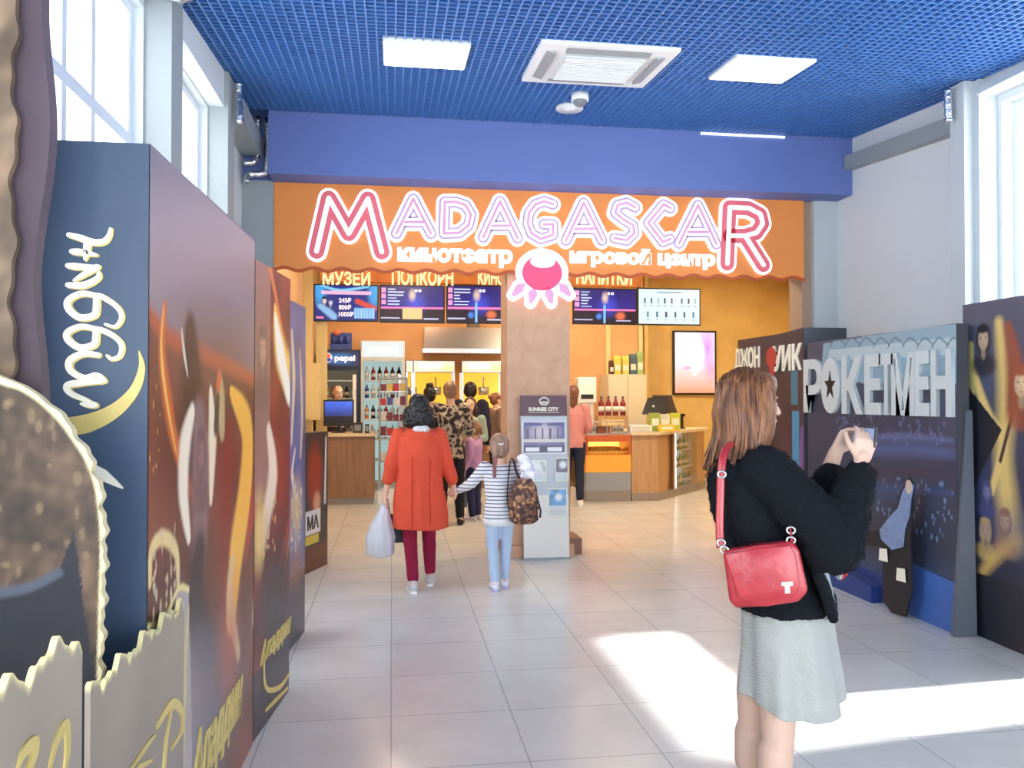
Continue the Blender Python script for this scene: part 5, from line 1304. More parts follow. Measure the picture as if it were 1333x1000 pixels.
def shoes(root, P, s, mat, sole=None, voxel=.007):
    for e in 'LR':
        a, t = P['ank' + e], P['toe' + e]; bm = B(); d = (t - a); d.z = 0; d = d.normalized() if d.length > 0 else Vector((0, 1, 0))
        hl = Vector((a.x, a.y, max(a.z - .045 * s, .035 * s))) - d * .035 * s
        cone(bm, hl, t, .042 * s, .034 * s); cone(bm, a - Vector((0, 0, .035 * s)), a + Vector((0, 0, .0)), .045 * s, .043 * s)
        cone(bm, hl.lerp(t, .5) + Vector((0, 0, .004)), t - Vector((0, 0, .004)), .045 * s, .038 * s)
        o = blob('shoe', bm, voxel, mat, root, 2)
        zmin = min(v.co.z for v in o.data.vertices); base = max(zmin, 0)
        for v in o.data.vertices: v.co.z = max(v.co.z, base + .004)
        sl = B(); g = Vector((hl.x, hl.y, 0)); g2 = Vector((t.x, t.y, 0)); sd = Vector((-d.y, d.x, 0)) * .042 * s
        zb = max(0, zmin); pts = [g - d * .045 * s + sd * .6, g - d * .045 * s - sd * .6, g2 - sd * 1.0, g2 + d * .035 * s - sd * .4, g2 + d * .035 * s + sd * .4, g2 + sd * 1.0]
        va = [sl.verts.new((p.x, p.y, zb)) for p in pts]; vb = [sl.verts.new((p.x, p.y, zb + .02 * s)) for p in pts]; sl.faces.new(va); sl.faces.new(vb)
        for i in range(6): sl.faces.new((va[i], va[(i + 1) % 6], vb[(i + 1) % 6], vb[i]))
        obj('sole', sl, sole or M['white'], o)

def hair(root, q, R, s, mat, extra=(), voxel=.008, rough=.006, back=0.0, top_=1.0):
    bm = B(); ell(bm, q(0, -.022, .036 * top_), (.088 * s, .100 * s, .092 * s), R); ell(bm, q(0, -.045, -.01), (.084 * s, .078 * s, .085 * s), R)
    for k in extra:
        if k[0] == 'e': ell(bm, q(*k[1]), tuple(v * s for v in k[2]), R)
        else: cone(bm, q(*k[1]), q(*k[2]), k[3] * s, k[4] * s)
    return blob('hair', bm, voxel, mat, root, 2, rough, 45)

H_BLACK = hair_mat('near black hair', (12, 9, 11), (28, 21, 22)); H_BROWN = hair_mat('light brown hair', (112, 82, 62), (150, 116, 90)); H_DARK = hair_mat('dark brown hair', (52, 36, 34), (84, 60, 52)); H_RED = hair_mat('auburn hair', (104, 62, 46), (140, 90, 66))

# --- woman in the red coat
J = dict(hipL=(-.085, 0, .88), hipR=(.085, 0, .88), kneeL=(-.075, .03, .48), ankL=(-.05, -.08, .09), toeL=(-.065, .07, .03), kneeR=(.095, .14, .48), ankR=(.11, .20, .10), toeR=(.12, .35, .035),
         shL=(-.175, 0, 1.36), elL=(-.245, -.03, 1.08), wrL=(-.285, .02, .85), shR=(.175, 0, 1.36), elR=(.25, -.01, 1.10), wrR=(.305, .015, .915))
root, P, s, q, R, mid = person('woman walking away in a bright red coat and maroon trousers', (.222, 6.893), 0, 1.60, J, SKIN, .009, hs=1.04)
coat = cloth('orange red coat fabric', (214, 82, 58), .08, .3, 30)
bm = B()
ring_loft(bm, [(.02, 0, .505, .225, .165), (.015, 0, .60, .224, .16), (.005, 0, .78, .21, .15), (0, 0, .98, .185, .135), (0, 0, 1.12, .20, .135), (0, 0, 1.20, .198, .125), (0, 0, 1.26, .185, .115), (0, -.005, 1.30, .13, .085), (0, 0, 1.34, .08, .07)], 36, fold=lambda t, i: 1 + (.035 if i < 3 else .014) * sin(7 * t + .6 * i) + (.02 if i < 3 else 0) * sin(11 * t))
for e, f in (('L', .45), ('R', .75)):
    cone(bm, P['sh' + e] + Vector((0, 0, -.006)), P['el' + e], .064, .060); cone(bm, P['el' + e], P['el' + e].lerp(P['wr' + e], f), .058, .052)
ell(bm, (0, -.085, 1.27), (.11, .035, .06))
c_ = blob('coat', bm, .008, coat, root, 4, .010, 9)
bm = B(); tube(bm, [(-.06, -.158, .52), (-.06, -.150, .85), (-.055, -.142, 1.1)], .003, 6); tube(bm, [(.09, -.155, .55), (.085, -.146, .85), (.09, -.14, 1.08)], .003, 6); obj('back_seam', bm, cloth('dark red seam', (176, 40, 26)), c_, True)
bm = B(); ell(bm, (.02, -.095, 1.325), (.07, .03, .03)); blob('hood_lining', bm, .006, cloth('pale hood lining', (214, 208, 212)), c_, 2, .01, 40)
trousers(root, P, s, cloth('maroon trousers', (140, 30, 62)), voxel=.009, tight=.92)
shoes(root, P, s, pm('pale grey trainers', (196, 196, 198), .7), M['white'])
hair(root, q, R, s * 1.04, H_BLACK, [('e', (0, -.03, -.06), (.112, .09, .10)), ('e', (.04, -.05, -.09), (.085, .07, .08)), ('e', (-.05, -.045, -.09), (.085, .07, .085)), ('c', (.08, 0, -.02), (.10, .02, -.12), .045, .035), ('c', (-.08, 0, -.02), (-.10, .02, -.13), .045, .035)], .008, .012)
wl = P['wrL'] + (P['wrL'] - P['elL']).normalized() * .09
bagw = Vector((.222, 6.893, 0)) + wl
t = thing('carrier_bag', 'white translucent carrier bag in the left hand of the woman in red', 'bag', (bagw.x, bagw.y, .27))
H = bagw.z - .27
bm = B(); ring_loft(bm, [(-.02, 0, 0, .06, .04), (-.03, 0, .03, .105, .06), (-.03, 0, .16, .115, .065), (-.02, 0, .27, .085, .05), (0, 0, H - .06, .04, .03), (0, 0, H - .01, .018, .02)], 36, fold=lambda t_, i: 1 + .10 * sin(9 * t_ + i) + .05 * sin(17 * t_ - i))
obj('bag_body', bm, pm('white carrier plastic', (232, 232, 240), .35, trans=.25, var=.05, scale=12, bump=.5), t, True)
bm = B(); tube(bm, spl([(-.03, 0, H - .05), (-.03, 0, H + .01), (0, 0, H + .035), (.03, 0, H + .01), (.03, 0, H - .05)], 5), .008, 8, flat=.4); obj('bag_handle', bm, pm('white plastic handle', (236, 236, 242), .4), t, True)
t = thing('dark_bag', 'dark grey green bag hanging behind the white carrier bag', 'bag', (.065, 7.02, .37))
bm = B(); box(bm, -.11, .10, -.03, .03, 0, .24, .02); obj('bag_body', bm, cloth('dark grey green cloth', (58, 66, 70)), t, True)
bm = B(); tube(bm, spl([(-.08, 0, .23), (-.1, -.02, .36), (-.12, -.06, H + .27 - .37 + .02)], 5), .007, 8); obj('bag_handle', bm, cloth('dark handle', (50, 56, 60)), t, True)

# --- girl in the striped top
J = dict(hipL=(-.078, 0, .80), hipR=(.078, 0, .80), kneeL=(-.07, .03, .44), ankL=(-.05, -.03, .09), toeL=(-.06, .12, .03), kneeR=(.08, .08, .44), ankR=(.07, .10, .09), toeR=(.085, .24, .03),
         shL=(-.155, 0, 1.30), elL=(-.30, .04, 1.13), wrL=(-.418, .125, 1.055), shR=(.155, 0, 1.30), elR=(.22, .02, 1.04), wrR=(.20, .12, .92), neck=(0, -.005, 1.36), head=(0, .01, 1.515))
root, P, s, q, R, mid = person('girl in a striped white top and pale jeans beside the woman in red', (.88, 6.798), 0, 1.315, J, SKIN, .008, hs=1.22, hands={'L': ((-.6, .2, -.35), (0, 1, 0))})
def stripe_mat():
    m = bpy.data.materials.new('white knit with thin grey stripes'); m.use_nodes = True; nt = m.node_tree; b = nt.nodes['Principled BSDF']
    tc = nt.nodes.new('ShaderNodeTexCoord'); w = nt.nodes.new('ShaderNodeTexWave'); w.bands_direction = 'Z'; w.inputs['Scale'].default_value = 10.5; w.inputs['Distortion'].default_value = .8; w.inputs['Detail Scale'].default_value = 1
    cr = nt.nodes.new('ShaderNodeValToRGB'); cr.color_ramp.elements[0].position = .12; cr.color_ramp.elements[1].position = .26
    cr.color_ramp.elements[0].color = L4((96, 98, 112)); cr.color_ramp.elements[1].color = L4((226, 226, 230))
    nt.links.new(tc.outputs['Object'], w.inputs['Vector']); nt.links.new(w.outputs['Fac'], cr.inputs[0]); nt.links.new(cr.outputs[0], b.inputs['Base Color']); b.inputs['Roughness'].default_value = .85; return m
top(root, P, s, mid, stripe_mat(), -.10, 'striped_top', .96, .018, .008)
bm = B(); m_ = mid(-.12); ring_loft(bm, [(m_.x, m_.y, m_.z - .035, .132, .108), (m_.x, m_.y, m_.z + .02, .134, .108)], 30); obj('top_hem', bm, cloth('white hem', (228, 228, 230)), root, True)
trousers(root, P, s, cloth('pale blue jeans', (178, 198, 224)), 'jeans', voxel=.008, tight=.86)
shoes(root, P, s, pm('white trainers', (226, 228, 240), .6), pm('pale violet sole', (170, 176, 224), .5))
HG = hair_mat('dark blond hair', (124, 94, 78), (164, 130, 110))
hr = hair(root, q, R, s * 1.22, HG, [('c', (-.03, -.09, -.03), (-.055, -.10, -.075), .03, .022)], .006, .004)
bm = B(); pts = [q(-.045, -.10, -.07), q(-.052, -.105, -.115), q(-.055, -.10, -.16), q(-.056, -.105, -.205), q(-.055, -.10, -.25)]; pp = spl(pts, 6)
tube(bm, pp, [(.020 + .006 * abs(sin(i * .8))) * s * 1.22 * (1 - .4 * i / len(pp)) for i in range(len(pp))], 10); obj('braid', bm, hair_mat('reddish braid', (120, 70, 68), (160, 104, 96)), hr, True)
bm = B(); tube(bm, [q(-.05, -.085, .05), q(0, -.125, .03), q(.05, -.085, .05)], .008, 8); obj('hair_band', bm, pm('pale hair clip', (206, 206, 200), .4), hr, True)
# backpack on her right shoulder, white jacket bunched above it
t = thing('backpack', 'brown patterned backpack hanging from the shoulder of the girl', 'backpack', (1.055, 6.60, .57))
leaf = ramp_mat('brown leaf print', [(.30, (58, 36, 34)), (.50, (116, 70, 50)), (.62, (190, 140, 96)), (.75, (88, 52, 46))], 42, .6, kind='voronoi')
bm = B(); ring_loft(bm, [(0, 0, .0, .085, .05), (0, 0, .03, .115, .075), (0, 0, .18, .12, .08), (0, 0, .30, .10, .065), (0, 0, .36, .06, .04)], 24, fold=lambda t_, i: 1 + .03 * sin(6 * t_ + i)); blob('pack_body', bm, .007, leaf, t, 3, .006, 20)
bm = B(); ring_loft(bm, [(0, -.07, .03, .07, .03), (0, -.08, .06, .085, .035), (0, -.08, .15, .085, .035), (0, -.07, .19, .06, .02)], 20); blob('front_pocket', bm, .007, leaf, t, 3, .004, 20)
bm = B(); tube(bm, spl([(-.03, 0, .34), (-.06, .03, .42), (-.07, .10, .50), (-.07, .19, .50)], 6), .017, 8, flat=.35); obj('strap', bm, cloth('dark strap', (64, 48, 50)), t, True)
bm = B(); tube(bm, spl([(-.10, .02, .05), (-.13, .05, .2), (-.11, .10, .40), (-.09, .16, .49)], 6), .014, 8, flat=.35); obj('strap', bm, cloth('dark strap', (64, 48, 50)), t, True)
bm = B(); tube(bm, [(.10, -.02, .22), (.13, -.03, .1), (.125, -.02, .05)], .008, 6); obj('side_strap', bm, cloth('dark strap', (64, 48, 50)), t, True)
t = thing('white_jacket', 'white crumpled jacket bunched over the backpack and the shoulder of the girl', 'jacket', (1.085, 6.68, .90))
bm = B(); ell(bm, (0, 0, .10), (.055, .06, .10)); ell(bm, (.025, -.02, .04), (.05, .05, .07)); ell(bm, (-.03, .03, .17), (.045, .05, .05)); blob('jacket_cloth', bm, .007, cloth('white cotton', (232, 230, 240), .03, .5, 20), t, 1, .022, 22)
bm = B(); tube(bm, [(.04, -.05, .02), (.055, -.055, .1), (.03, -.05, .18)], .006, 6); obj('jacket_seam', bm, cloth('lilac seam', (190, 184, 214)), t, True)

# --- people at the snack bar
camo = ramp_mat('camouflage cloth', [(.36, (40, 34, 42)), (.44, (110, 98, 86)), (.50, (196, 184, 164)), (.58, (140, 128, 108)), (.62, (48, 42, 50))], 13, .85, kind='noise', detail=1)
root, P, s, q, R, mid = person('man in a camouflage shirt standing with his back to the hall', (.72, 10.30), 0, 1.77, dict(elL=(-.24, .02, 1.10), wrL=(-.19, .20, 1.0), elR=(.24, .02, 1.1), wrR=(.18, .2, 1.0), kneeR=(.10, .02, .48), ankR=(.12, .0, .085), toeR=(.14, .14, .03)), SKIN)
top(root, P, s, mid, camo, -.18, 'camouflage_shirt', .5, .03)
trousers(root, P, s, cloth('black trousers', (34, 34, 40)))
shoes(root, P, s, M['black'], M['black'])
hair(root, q, R, s, H_BROWN, (), .008, .003)
root, P, s, q, R, mid = person('small girl in a lilac top and navy jeans facing left near the pillar', (1.05, 10.62), radians(55), 1.30, dict(elR=(.2, .08, 1.1), wrR=(.12, .22, 1.1), head=(0, .02, 1.53), neck=(0, 0, 1.40), shL=(-.14, 0, 1.33), shR=(.14, 0, 1.33)), SKIN, hs=1.2)
top(root, P, s, mid, cloth('lilac jersey', (186, 146, 190)), -.12, 'lilac_top', .95, .02, .01)
trousers(root, P, s, cloth('navy jeans', (54, 58, 92)), 'jeans', voxel=.01); shoes(root, P, s, pm('white shoes', (216, 216, 220), .6))
hair(root, q, R, s * 1.2, H_BROWN, [('c', (0, -.10, .03), (0, -.13, -.06), .03, .02)], .008, .005)
root, P, s, q, R, mid = person('woman with a dark topknot in a black jacket, left of the camouflage man', (.52, 11.5), 0, 1.72, None, SKIN, .012)
top(root, P, s, mid, cloth('black jacket cloth', (40, 38, 46)), -.15, 'black_jacket', .95, .045, .012); trousers(root, P, s, cloth('dark grey trousers', (58, 58, 66)), voxel=.012); shoes(root, P, s, M['black'], M['black'])
hair(root, q, R, s, H_BLACK, [('e', (0, -.03, .13), (.055, .05, .045))], .009, .006)
root, P, s, q, R, mid = person('tall dark haired man in a navy jacket right of the camouflage man', (1.12, 11.9), radians(-12), 1.79, None, SKIN, .012)
top(root, P, s, mid, cloth('navy jacket cloth', (44, 44, 64)), -.15, 'navy_jacket', .95, .045, .012); trousers(root, P, s, cloth('dark grey trousers', (58, 58, 66)), voxel=.012); shoes(root, P, s, M['black'], M['black'])
hair(root, q, R, s, H_BLACK, [('e', (0, -.03, .0), (.095, .09, .10))], .009, .006)
root, P, s, q, R, mid = person('young woman in a pale green top facing the hall beside the camouflage man', (1.06, 11.3), pi - .15, 1.57, dict(wrL=(-.12, .2, 1.1), wrR=(.12, .2, 1.1)), SKIN, .010)
top(root, P, s, mid, cloth('pale green jersey', (150, 170, 158)), -.12, 'green_top', .95, .02, .011); trousers(root, P, s, cloth('grey blue jeans', (92, 100, 122)), 'jeans', voxel=.012); shoes(root, P, s, M['white'])
bm = B(); ell(bm, q(0, -.035, .04), (.086, .090, .085), R); ell(bm, q(-.07, -.02, -.05), (.03, .05, .11), R); ell(bm, q(.07, -.02, -.05), (.03, .05, .11), R); ell(bm, q(0, -.05, -.05), (.08, .06, .11), R); blob('hair', bm, .008, H_DARK, root, 2, .005, 40)
root, P, s, q, R, mid = person('bar worker with an auburn bun beside the right popcorn machine', (1.72, 13.8), radians(-70), 1.64, dict(wrR=(.12, .25, 1.1), wrL=(-.12, .25, 1.15)), SKIN, .012)
top(root, P, s, mid, cloth('grey brown shirt', (120, 96, 84)), -.12, 'work_shirt', .5, .02, .012); trousers(root, P, s, cloth('black trousers', (34, 34, 40)), voxel=.012); shoes(root, P, s, M['black'], M['black'])
hair(root, q, R, s, H_RED, [('e', (0, -.12, .05), (.04, .045, .04))], .009, .004)
root, P, s, q, R, mid = person('auburn haired cashier standing behind the till monitor on the left', (-.86, 13.5), radians(205), 1.76, dict(wrR=(.12, .28, 1.1), wrL=(-.12, .28, 1.1)), SKIN, .012)
top(root, P, s, mid, cloth('dark work shirt', (70, 58, 60)), -.12, 'work_shirt', .5, .02, .012); trousers(root, P, s, cloth('black trousers', (34, 34, 40)), voxel=.012); shoes(root, P, s, M['black'], M['black'])
bm = B(); ell(bm, q(0, -.035, .04), (.086, .090, .085), R); ell(bm, q(0, -.05, -.03), (.085, .06, .09), R); blob('hair', bm, .008, H_RED, root, 2, .005, 40)
root, P, s, q, R, mid = person('woman in a pink top and dark jeans at the counter right of the pillar', (2.60, 11.78), radians(-12), 1.74, dict(elR=(.22, .06, 1.12), wrR=(.17, .22, 1.0), elL=(-.22, .03, 1.1), wrL=(-.15, .25, 1.05), kneeR=(.09, .04, .48), ankR=(.10, .02, .085)), SKIN, .010, lean=-.03)
top(root, P, s, mid, cloth('dusty pink jersey', (212, 142, 138)), -.10, 'pink_top', .8, .024, .010); trousers(root, P, s, cloth('dark blue jeans', (44, 50, 66)), 'jeans', voxel=.010); shoes(root, P, s, M['white'])
hair(root, q, R, s, H_RED, [('e', (0, -.05, -.08), (.07, .06, .12)), ('c', (0, -.06, -.1), (0, -.08, -.22), .055, .03)], .009, .008)

# ---------------------------------------------------------------- the photographer in the foreground
VA = radians(25.9)
root = thing('person', 'woman in a fuzzy black cardigan and grey skirt taking a photo', 'person', (1.314, 2.782, 0), -VA)
def G(px_, py_, w=0.0): k = (3.077 + w) / 3.077 / 370; return Vector(((px_ - 1010) * k, w, 1.6 - (py_ - 515) * k))
FW = Vector((.90, .43, 0)); RT = Vector((.43, -.90, 0)); hyaw = -math.atan2(.90, .43)
HC = Vector((-.052, .0, 1.566))
shR, elR, wrR = Vector((.00, -.155, 1.355)), Vector((.215, -.19, 1.125)), Vector((.303, -.075, 1.378))
shL, elL, wrL = Vector((-.12, .145, 1.355)), Vector((.16, .13, 1.17)), Vector((.232, .06, 1.398))
bm = B(); q, R = head_prims(bm, HC, hyaw, 1.0)
cone(bm, (-.085, 0, 1.36), HC - Vector((.02, .01, .06)), .056, .052)
ring_loft(bm, [(.05, 0, .74, .13, .15), (.055, 0, .88, .10, .14), (.03, 0, 1.0, .10, .12), (-.01, 0, 1.15, .10, .14), (-.05, 0, 1.3, .10, .155), (-.075, 0, 1.38, .07, .10)], 20)
cone(bm, shR, elR, .050, .040, 16); cone(bm, elR, wrR, .040, .025, 16); cone(bm, shL, elL, .050, .040, 16); cone(bm, elL, wrL, .040, .025, 16)
hipR, hipL = Vector((.045, -.075, .84)), Vector((.01, .085, .84))
kR, kL = Vector((.035, -.075, .48)), Vector((-.05, .07, .48)); aR, aL = Vector((.02, -.09, .09)), Vector((-.07, .08, .09))
for h_, k, a_ in ((hipR, kR, aR), (hipL, kL, aL)):
    cone(bm, h_, k + Vector((0, 0, .04)), .088, .062, 18); cone(bm, k + Vector((0, 0, .05)), k - Vector((0, 0, .04)), .061, .057, 18); cone(bm, k - Vector((.008, 0, .1)), k - Vector((.012, 0, .2)), .060, .056, 18); cone(bm, k - Vector((0, 0, .05)), a_, .056, .036, 18)
    cone(bm, a_ - Vector((.02, 0, .03)), a_ + Vector((.14, .06, -.055)), .038, .028, 14)
PH = Vector((.320, -.005, 1.460))
hand(bm, wrR, (.22, .22, .95), -RT + FW * .35, 1, .95, .62, 1.0, .019)
hand(bm, wrL, (.50, -.02, .85), RT * .9 + FW * .4, 1, .95, .62, 1.0, .019)
body = blob('body', bm, .0042, SKIN2, root, 3)
face_parts(body, q, R, 1.0)
# skirt
bm = B(); ph = lambda t, i: 1 + .012 * (6 - i) * sin(6 * t + .3 * i) + .007 * (6 - i) * sin(11 * t + 1.5)
rg = [(.082, 0, .545, .172, .200), (.078, 0, .61, .168, .195), (.074, 0, .69, .160, .188), (.068, 0, .78, .152, .178), (.062, 0, .87, .146, .168), (.058, 0, .93, .135, .155)]
ring_loft(bm, rg, 72, fold=ph)
def skf(co, n):
    if co.z < .62: co.z += .022 * sin(math.atan2(co.y, co.x - .07) * 2 + .6) * (.62 - co.z) / .08
    return co
sk = blob('skirt', bm, .006, None, root, 2, .002, 30, skf); 
def knit(name, c1, c2, sc):
    m = bpy.data.materials.new(name); m.use_nodes = True; nt = m.node_tree; b = nt.nodes['Principled BSDF']
    tc = nt.nodes.new('ShaderNodeTexCoord'); w = nt.nodes.new('ShaderNodeTexWave'); w.bands_direction = 'DIAGONAL'; w.inputs['Scale'].default_value = sc; w.inputs['Distortion'].default_value = 1.5
    cr = nt.nodes.new('ShaderNodeValToRGB'); cr.color_ramp.elements[0].color = L4(c1); cr.color_ramp.elements[1].color = L4(c2)
    bp = nt.nodes.new('ShaderNodeBump'); bp.inputs['Strength'].default_value = .4; bp.inputs['Distance'].default_value = .004
    nt.links.new(tc.outputs['Object'], w.inputs['Vector']); nt.links.new(w.outputs['Fac'], cr.inputs[0]); nt.links.new(cr.outputs[0], b.inputs['Base Color']); nt.links.new(w.outputs['Fac'], bp.inputs['Height']); nt.links.new(bp.outputs[0], b.inputs['Normal'])
    b.inputs['Roughness'].default_value = .9; b.inputs['Specular IOR Level'].default_value = .2; return m
sk.data.materials.clear(); sk.data.materials.append(knit('grey green ribbed knit', (160, 162, 158), (178, 180, 175), 60))
# black fuzzy cardigan
bm = B()
ring_loft(bm, [(.062, 0, .86, .170, .198), (.055, 0, .90, .172, .200), (.035, 0, .97, .150, .195), (.0, 0, 1.08, .142, .198), (-.045, 0, 1.19, .146, .208), (-.07, 0, 1.29, .135, .205), (-.082, 0, 1.37, .105, .165), (-.085, 0, 1.42, .07, .09)], 40, fold=lambda t, i: 1 + .02 * sin(5 * t + i))
cone(bm, shR - Vector((0, 0, .015)), elR, .092, .092, 20); cone(bm, elR, wrR - Vector((.005, 0, .045)), .090, .055, 20); ell(bm, elR + Vector((-.01, 0, -.02)), (.10, .085, .085))
cone(bm, shL - Vector((0, 0, .015)), elL, .090, .088, 20); cone(bm, elL, wrL - Vector((.015, 0, .085)), .085, .052, 20)
M['fuzz'] = pm('fuzzy black wool', (22, 25, 30), .95, var=.35, scale=120, bump=.8, spec=.15)
cd = blob('cardigan', bm, .006, M['fuzz'], root, 4, .007, 40)
rg = random.Random(4); bm = B(); vs = [v for v in cd.data.vertices]; 
for _ in range(5200):
    v = rg.choice(vs); d = (v.normal + Vector((rg.gauss(0, .5), rg.gauss(0, .5), rg.gauss(0, .5)))).normalized(); L_ = rg.uniform(.006, .017); sd = d.orthogonal().normalized() * .0009
    p = v.co; a_ = bm.verts.new(p + sd); b_ = bm.verts.new(p - sd); c_ = bm.verts.new(p + d * L_ + Vector((0, 0, -.003))); bm.faces.new((a_, b_, c_))
f_ = obj('wool_fuzz', bm, M['fuzz'], cd); f_['kind'] = 'stuff'
# open front: grey dress and hanging front panel
bm = B(); hexa(bm, [G(1082, 800, -.13), G(1098, 800, -.10), G(1098, 800, .1), G(1082, 800, .1)], [G(1062, 690, -.12), G(1074, 690, -.10), G(1074, 690, .1), G(1062, 690, .1)]); obj('dress_front', bm, pm('grey dress cloth', (150, 162, 166), .85, var=.05), root)
bm = B(); tube(bm, [G(1052, 690, -.165), G(1068, 730, -.165), G(1082, 770, -.16), G(1092, 802, -.155)], [.024, .034, .038, .028], 14, flat=.6); blob('cardigan_front', bm, .006, M['fuzz'], root, 3, .006, 40)
# long light brown hair: cap and many locks
HB = hair_mat('chestnut blond hair', (84, 50, 32), (152, 102, 66), 45)
bm = B(); ell(bm, q(0, -.022, .034), (.090, .104, .094), R); ell(bm, q(0, -.04, -.05), (.094, .072, .12), R); ell(bm, q(0, -.035, -.13), (.096, .055, .085), R)
ell(bm, q(0, .030, .072), (.074, .062, .050), R); ell(bm, q(.070, .0, -.05), (.028, .060, .12), R); ell(bm, q(-.068, -.01, -.06), (.030, .062, .12), R)
hr = blob('hair', bm, .006, HB, root, 3, .004, 40)
rg = random.Random(21)
bm = B()
for i in range(380):
    az = rg.uniform(-2.72, 2.72)                 # 0 = back of head, +-2.4 reaches the temples
    st = rg.uniform(.02, .75)                    # how far from the crown the lock starts
    sx, sy = sin(az), -cos(az)
    r0 = rg.uniform(.99, 1.07)
    el0 = (1 - st) * pi / 2
    p0 = Vector((.092 * cos(el0) * sx * r0, -.022 + .105 * cos(el0) * sy * r0, .034 + .097 * sin(el0) * r0))
    p1 = Vector((.096 * sx * r0, -.024 + .100 * sy * r0, .0))
    Lx = rg.uniform(.09, .165) * (1.0 if sy < .4 else .88)
    fl = rg.uniform(1.0, 1.25)
    p2 = Vector((.106 * sx * r0 * fl ** .5, -.030 + .092 * sy * r0 * (1.0 if sy < 0 else .6), -.09))
    p3 = Vector((.108 * sx * fl + rg.gauss(0, .010), -.036 + .086 * sy * fl * (1.0 if sy < 0 else .5) + rg.gauss(0, .012), -.07 - Lx))
    if sy < -.3 and rg.random() < .5: p3 = p3 + Vector((rg.gauss(0, .01), -.012, -.02))
    pts = spl([q(*p) for p in (p0, p1, p2, p3)], 5)
    n = len(pts); r = rg.uniform(.0035, .0075)
    tube(bm, pts, [r * (.5 + 1.0 * sin(pi * min(.85, (k + 1) / n))) for k in range(n)], 6, flat=.55)
obj('hair_locks', bm, HB, hr, True)
# phone
t = thing('smartphone', 'dark smartphone held up in both hands of the woman in black', 'smartphone', (1.314, 2.782, 0), -VA)
def hx(c, ax, a_, bx, b_, cx, cc, bm):
    ps = []
    for sc_ in (-1, 1):
        for (i, j) in ((-1, -1), (1, -1), (1, 1), (-1, 1)): ps.append(c + ax * a_ * i + bx * b_ * j + cx * cc * sc_)
    hexa(bm, ps[:4], ps[4:]); return bm
tilt = Vector((.12, .06, .99)).normalized()
bm = hx(PH, RT, .070, tilt, .034, FW, .004, B()); obj('phone_body', bm, M['black'], t)
bm = hx(PH - FW * .0045, RT, .064, tilt, .030, FW, .0004, B()); obj('screen', bm, pm('phone screen', (120, 132, 160), .1, emit=.35), t)
bm = B(); c = PH + FW * .005 + RT * .055 + tilt * .02; cyl(bm, (0, 0, 0), .006, .003, n=14)
for v in bm.verts: v.co = c + RT * v.co.x + tilt * v.co.y + FW * v.co.z
obj('lens', bm, M['darkgrey'], t)
# red shoulder bag
t = thing('shoulder_bag', 'shiny red leather shoulder bag at the hip of the woman in black', 'bag', (1.314, 2.782, 0), -VA)
M['redlea'] = ramp_mat('shiny red leather', [(.3, (158, 40, 48)), (.7, (186, 64, 70))], 9, .22, bump=.35)
def pouch(pts, w0, w1, name, mat, par, rnd=.012):
    fr_ = (Vector((0, 0, 0)), Vector((1, 0, 0)), Vector((0, 0, 1)), Vector((0, -1, 0)))
    bm = B(); slab(bm, [(G(*p, w1).x, G(*p, w1).z) for p in pts], fr_, -w0, -w1); es = list(bm.edges); bmesh.ops.bevel(bm, geom=es, offset=rnd, segments=3, affect='EDGES', profile=.6); return obj(name, bm, mat, par, True)
b_ = pouch([(955, 722), (1000, 712), (1043, 705), (1052, 716), (1062, 768), (1050, 783), (1010, 791), (972, 797), (963, 788)], -.225, -.285, 'bag_body', M['redlea'], t, .014)
pouch([(957, 726), (1000, 716), (1040, 709), (1047, 722), (1052, 762), (1044, 776), (1010, 783), (984, 787), (974, 780)], -.284, -.296, 'flap', M['redlea'], t, .0045)
fr_ = (Vector((0, 0, 0)), Vector((1, 0, 0)), Vector((0, 0, 1)), Vector((0, -1, 0)))
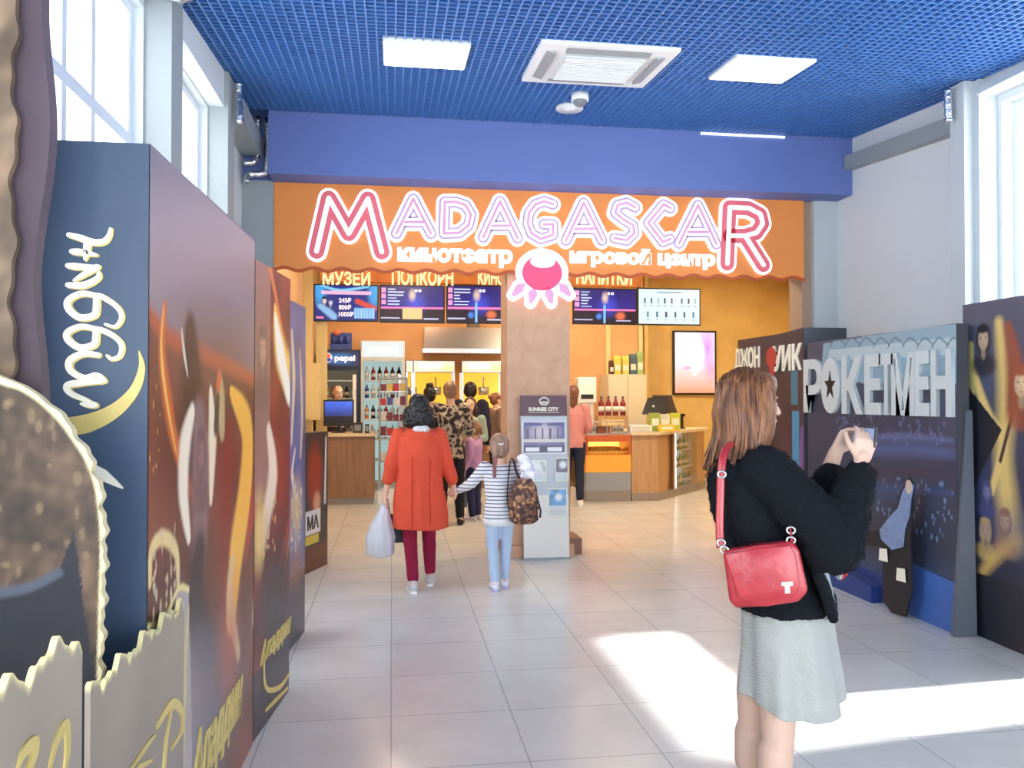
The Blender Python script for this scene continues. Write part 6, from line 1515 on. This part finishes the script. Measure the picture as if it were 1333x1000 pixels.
g1 = G(1036, 763, -.30)
bm = B(); slab(bm, [(g1.x - .016, g1.z + .012), (g1.x + .018, g1.z + .016), (g1.x + .018, g1.z + .004), (g1.x + .008, g1.z + .002), (g1.x + .010, g1.z - .02), (g1.x - .006, g1.z - .022), (g1.x - .006, g1.z), (g1.x - .016, g1.z + .002)], fr_, .296, .301); obj('clasp', bm, M['ivory'], t)
cl = [G(952, 718, -.262), G(951, 690, -.245), G(952, 650, -.232), G(953, 618, -.222), G(956, 595, -.205), G(962, 582, -.16), G(972, 575, -.10)]
bm = B(); tube(bm, spl(cl, 5), .0035, 8, flat=3.8); obj('strap', bm, M['redlea'], t, True)
cl = [G(1042, 706, -.262), G(1040, 690, -.235), G(1036, 672, -.222), G(1034, 655, -.215)]
bm = B(); tube(bm, spl(cl, 5), .0035, 8, flat=3.8); obj('strap', bm, M['redlea'], t, True)
for (x, y, w) in ((953, 711, -.262), (957, 720, -.27), (1041, 703, -.262), (1041, 690, -.245), (954, 620, -.232)):
    bm = B(); c = G(x, y, w); pts = [c + Vector((.013 * cos(k * pi / 6), 0, .011 * sin(k * pi / 6))) for k in range(13)]; tube(bm, pts, .0035, 8, cap=False); obj('metal_ring', bm, M['steel'], t, True)
# second strap with red edge and metal clip hanging in front of her
t = thing('red_scarf', 'red strip of cloth with a metal clip hanging in front of the woman in black', 'scarf', (1.314, 2.782, 0), -VA)
bm = B(); tube(bm, [G(1086, 660, .02), G(1094, 690, .02), G(1101, 718, .02), G(1106, 742, .02), G(1101, 750, .02)], [.012, .022, .026, .016, .006], 12, flat=.4); obj('cloth_strip', bm, cloth('scarlet cloth', (216, 58, 46)), t, True)
bm = B(); tube(bm, [G(1084, 690, .0), G(1088, 715, .0), G(1094, 740, .0)], [.012, .022, .016], 10, flat=.5); obj('grey_lining', bm, cloth('dark grey cloth', (70, 74, 80)), t, True)
bm = B(); ell(bm, G(1098, 742, .0), (.014, .01, .022)); obj('metal_clip', bm, M['steel'], t, True)
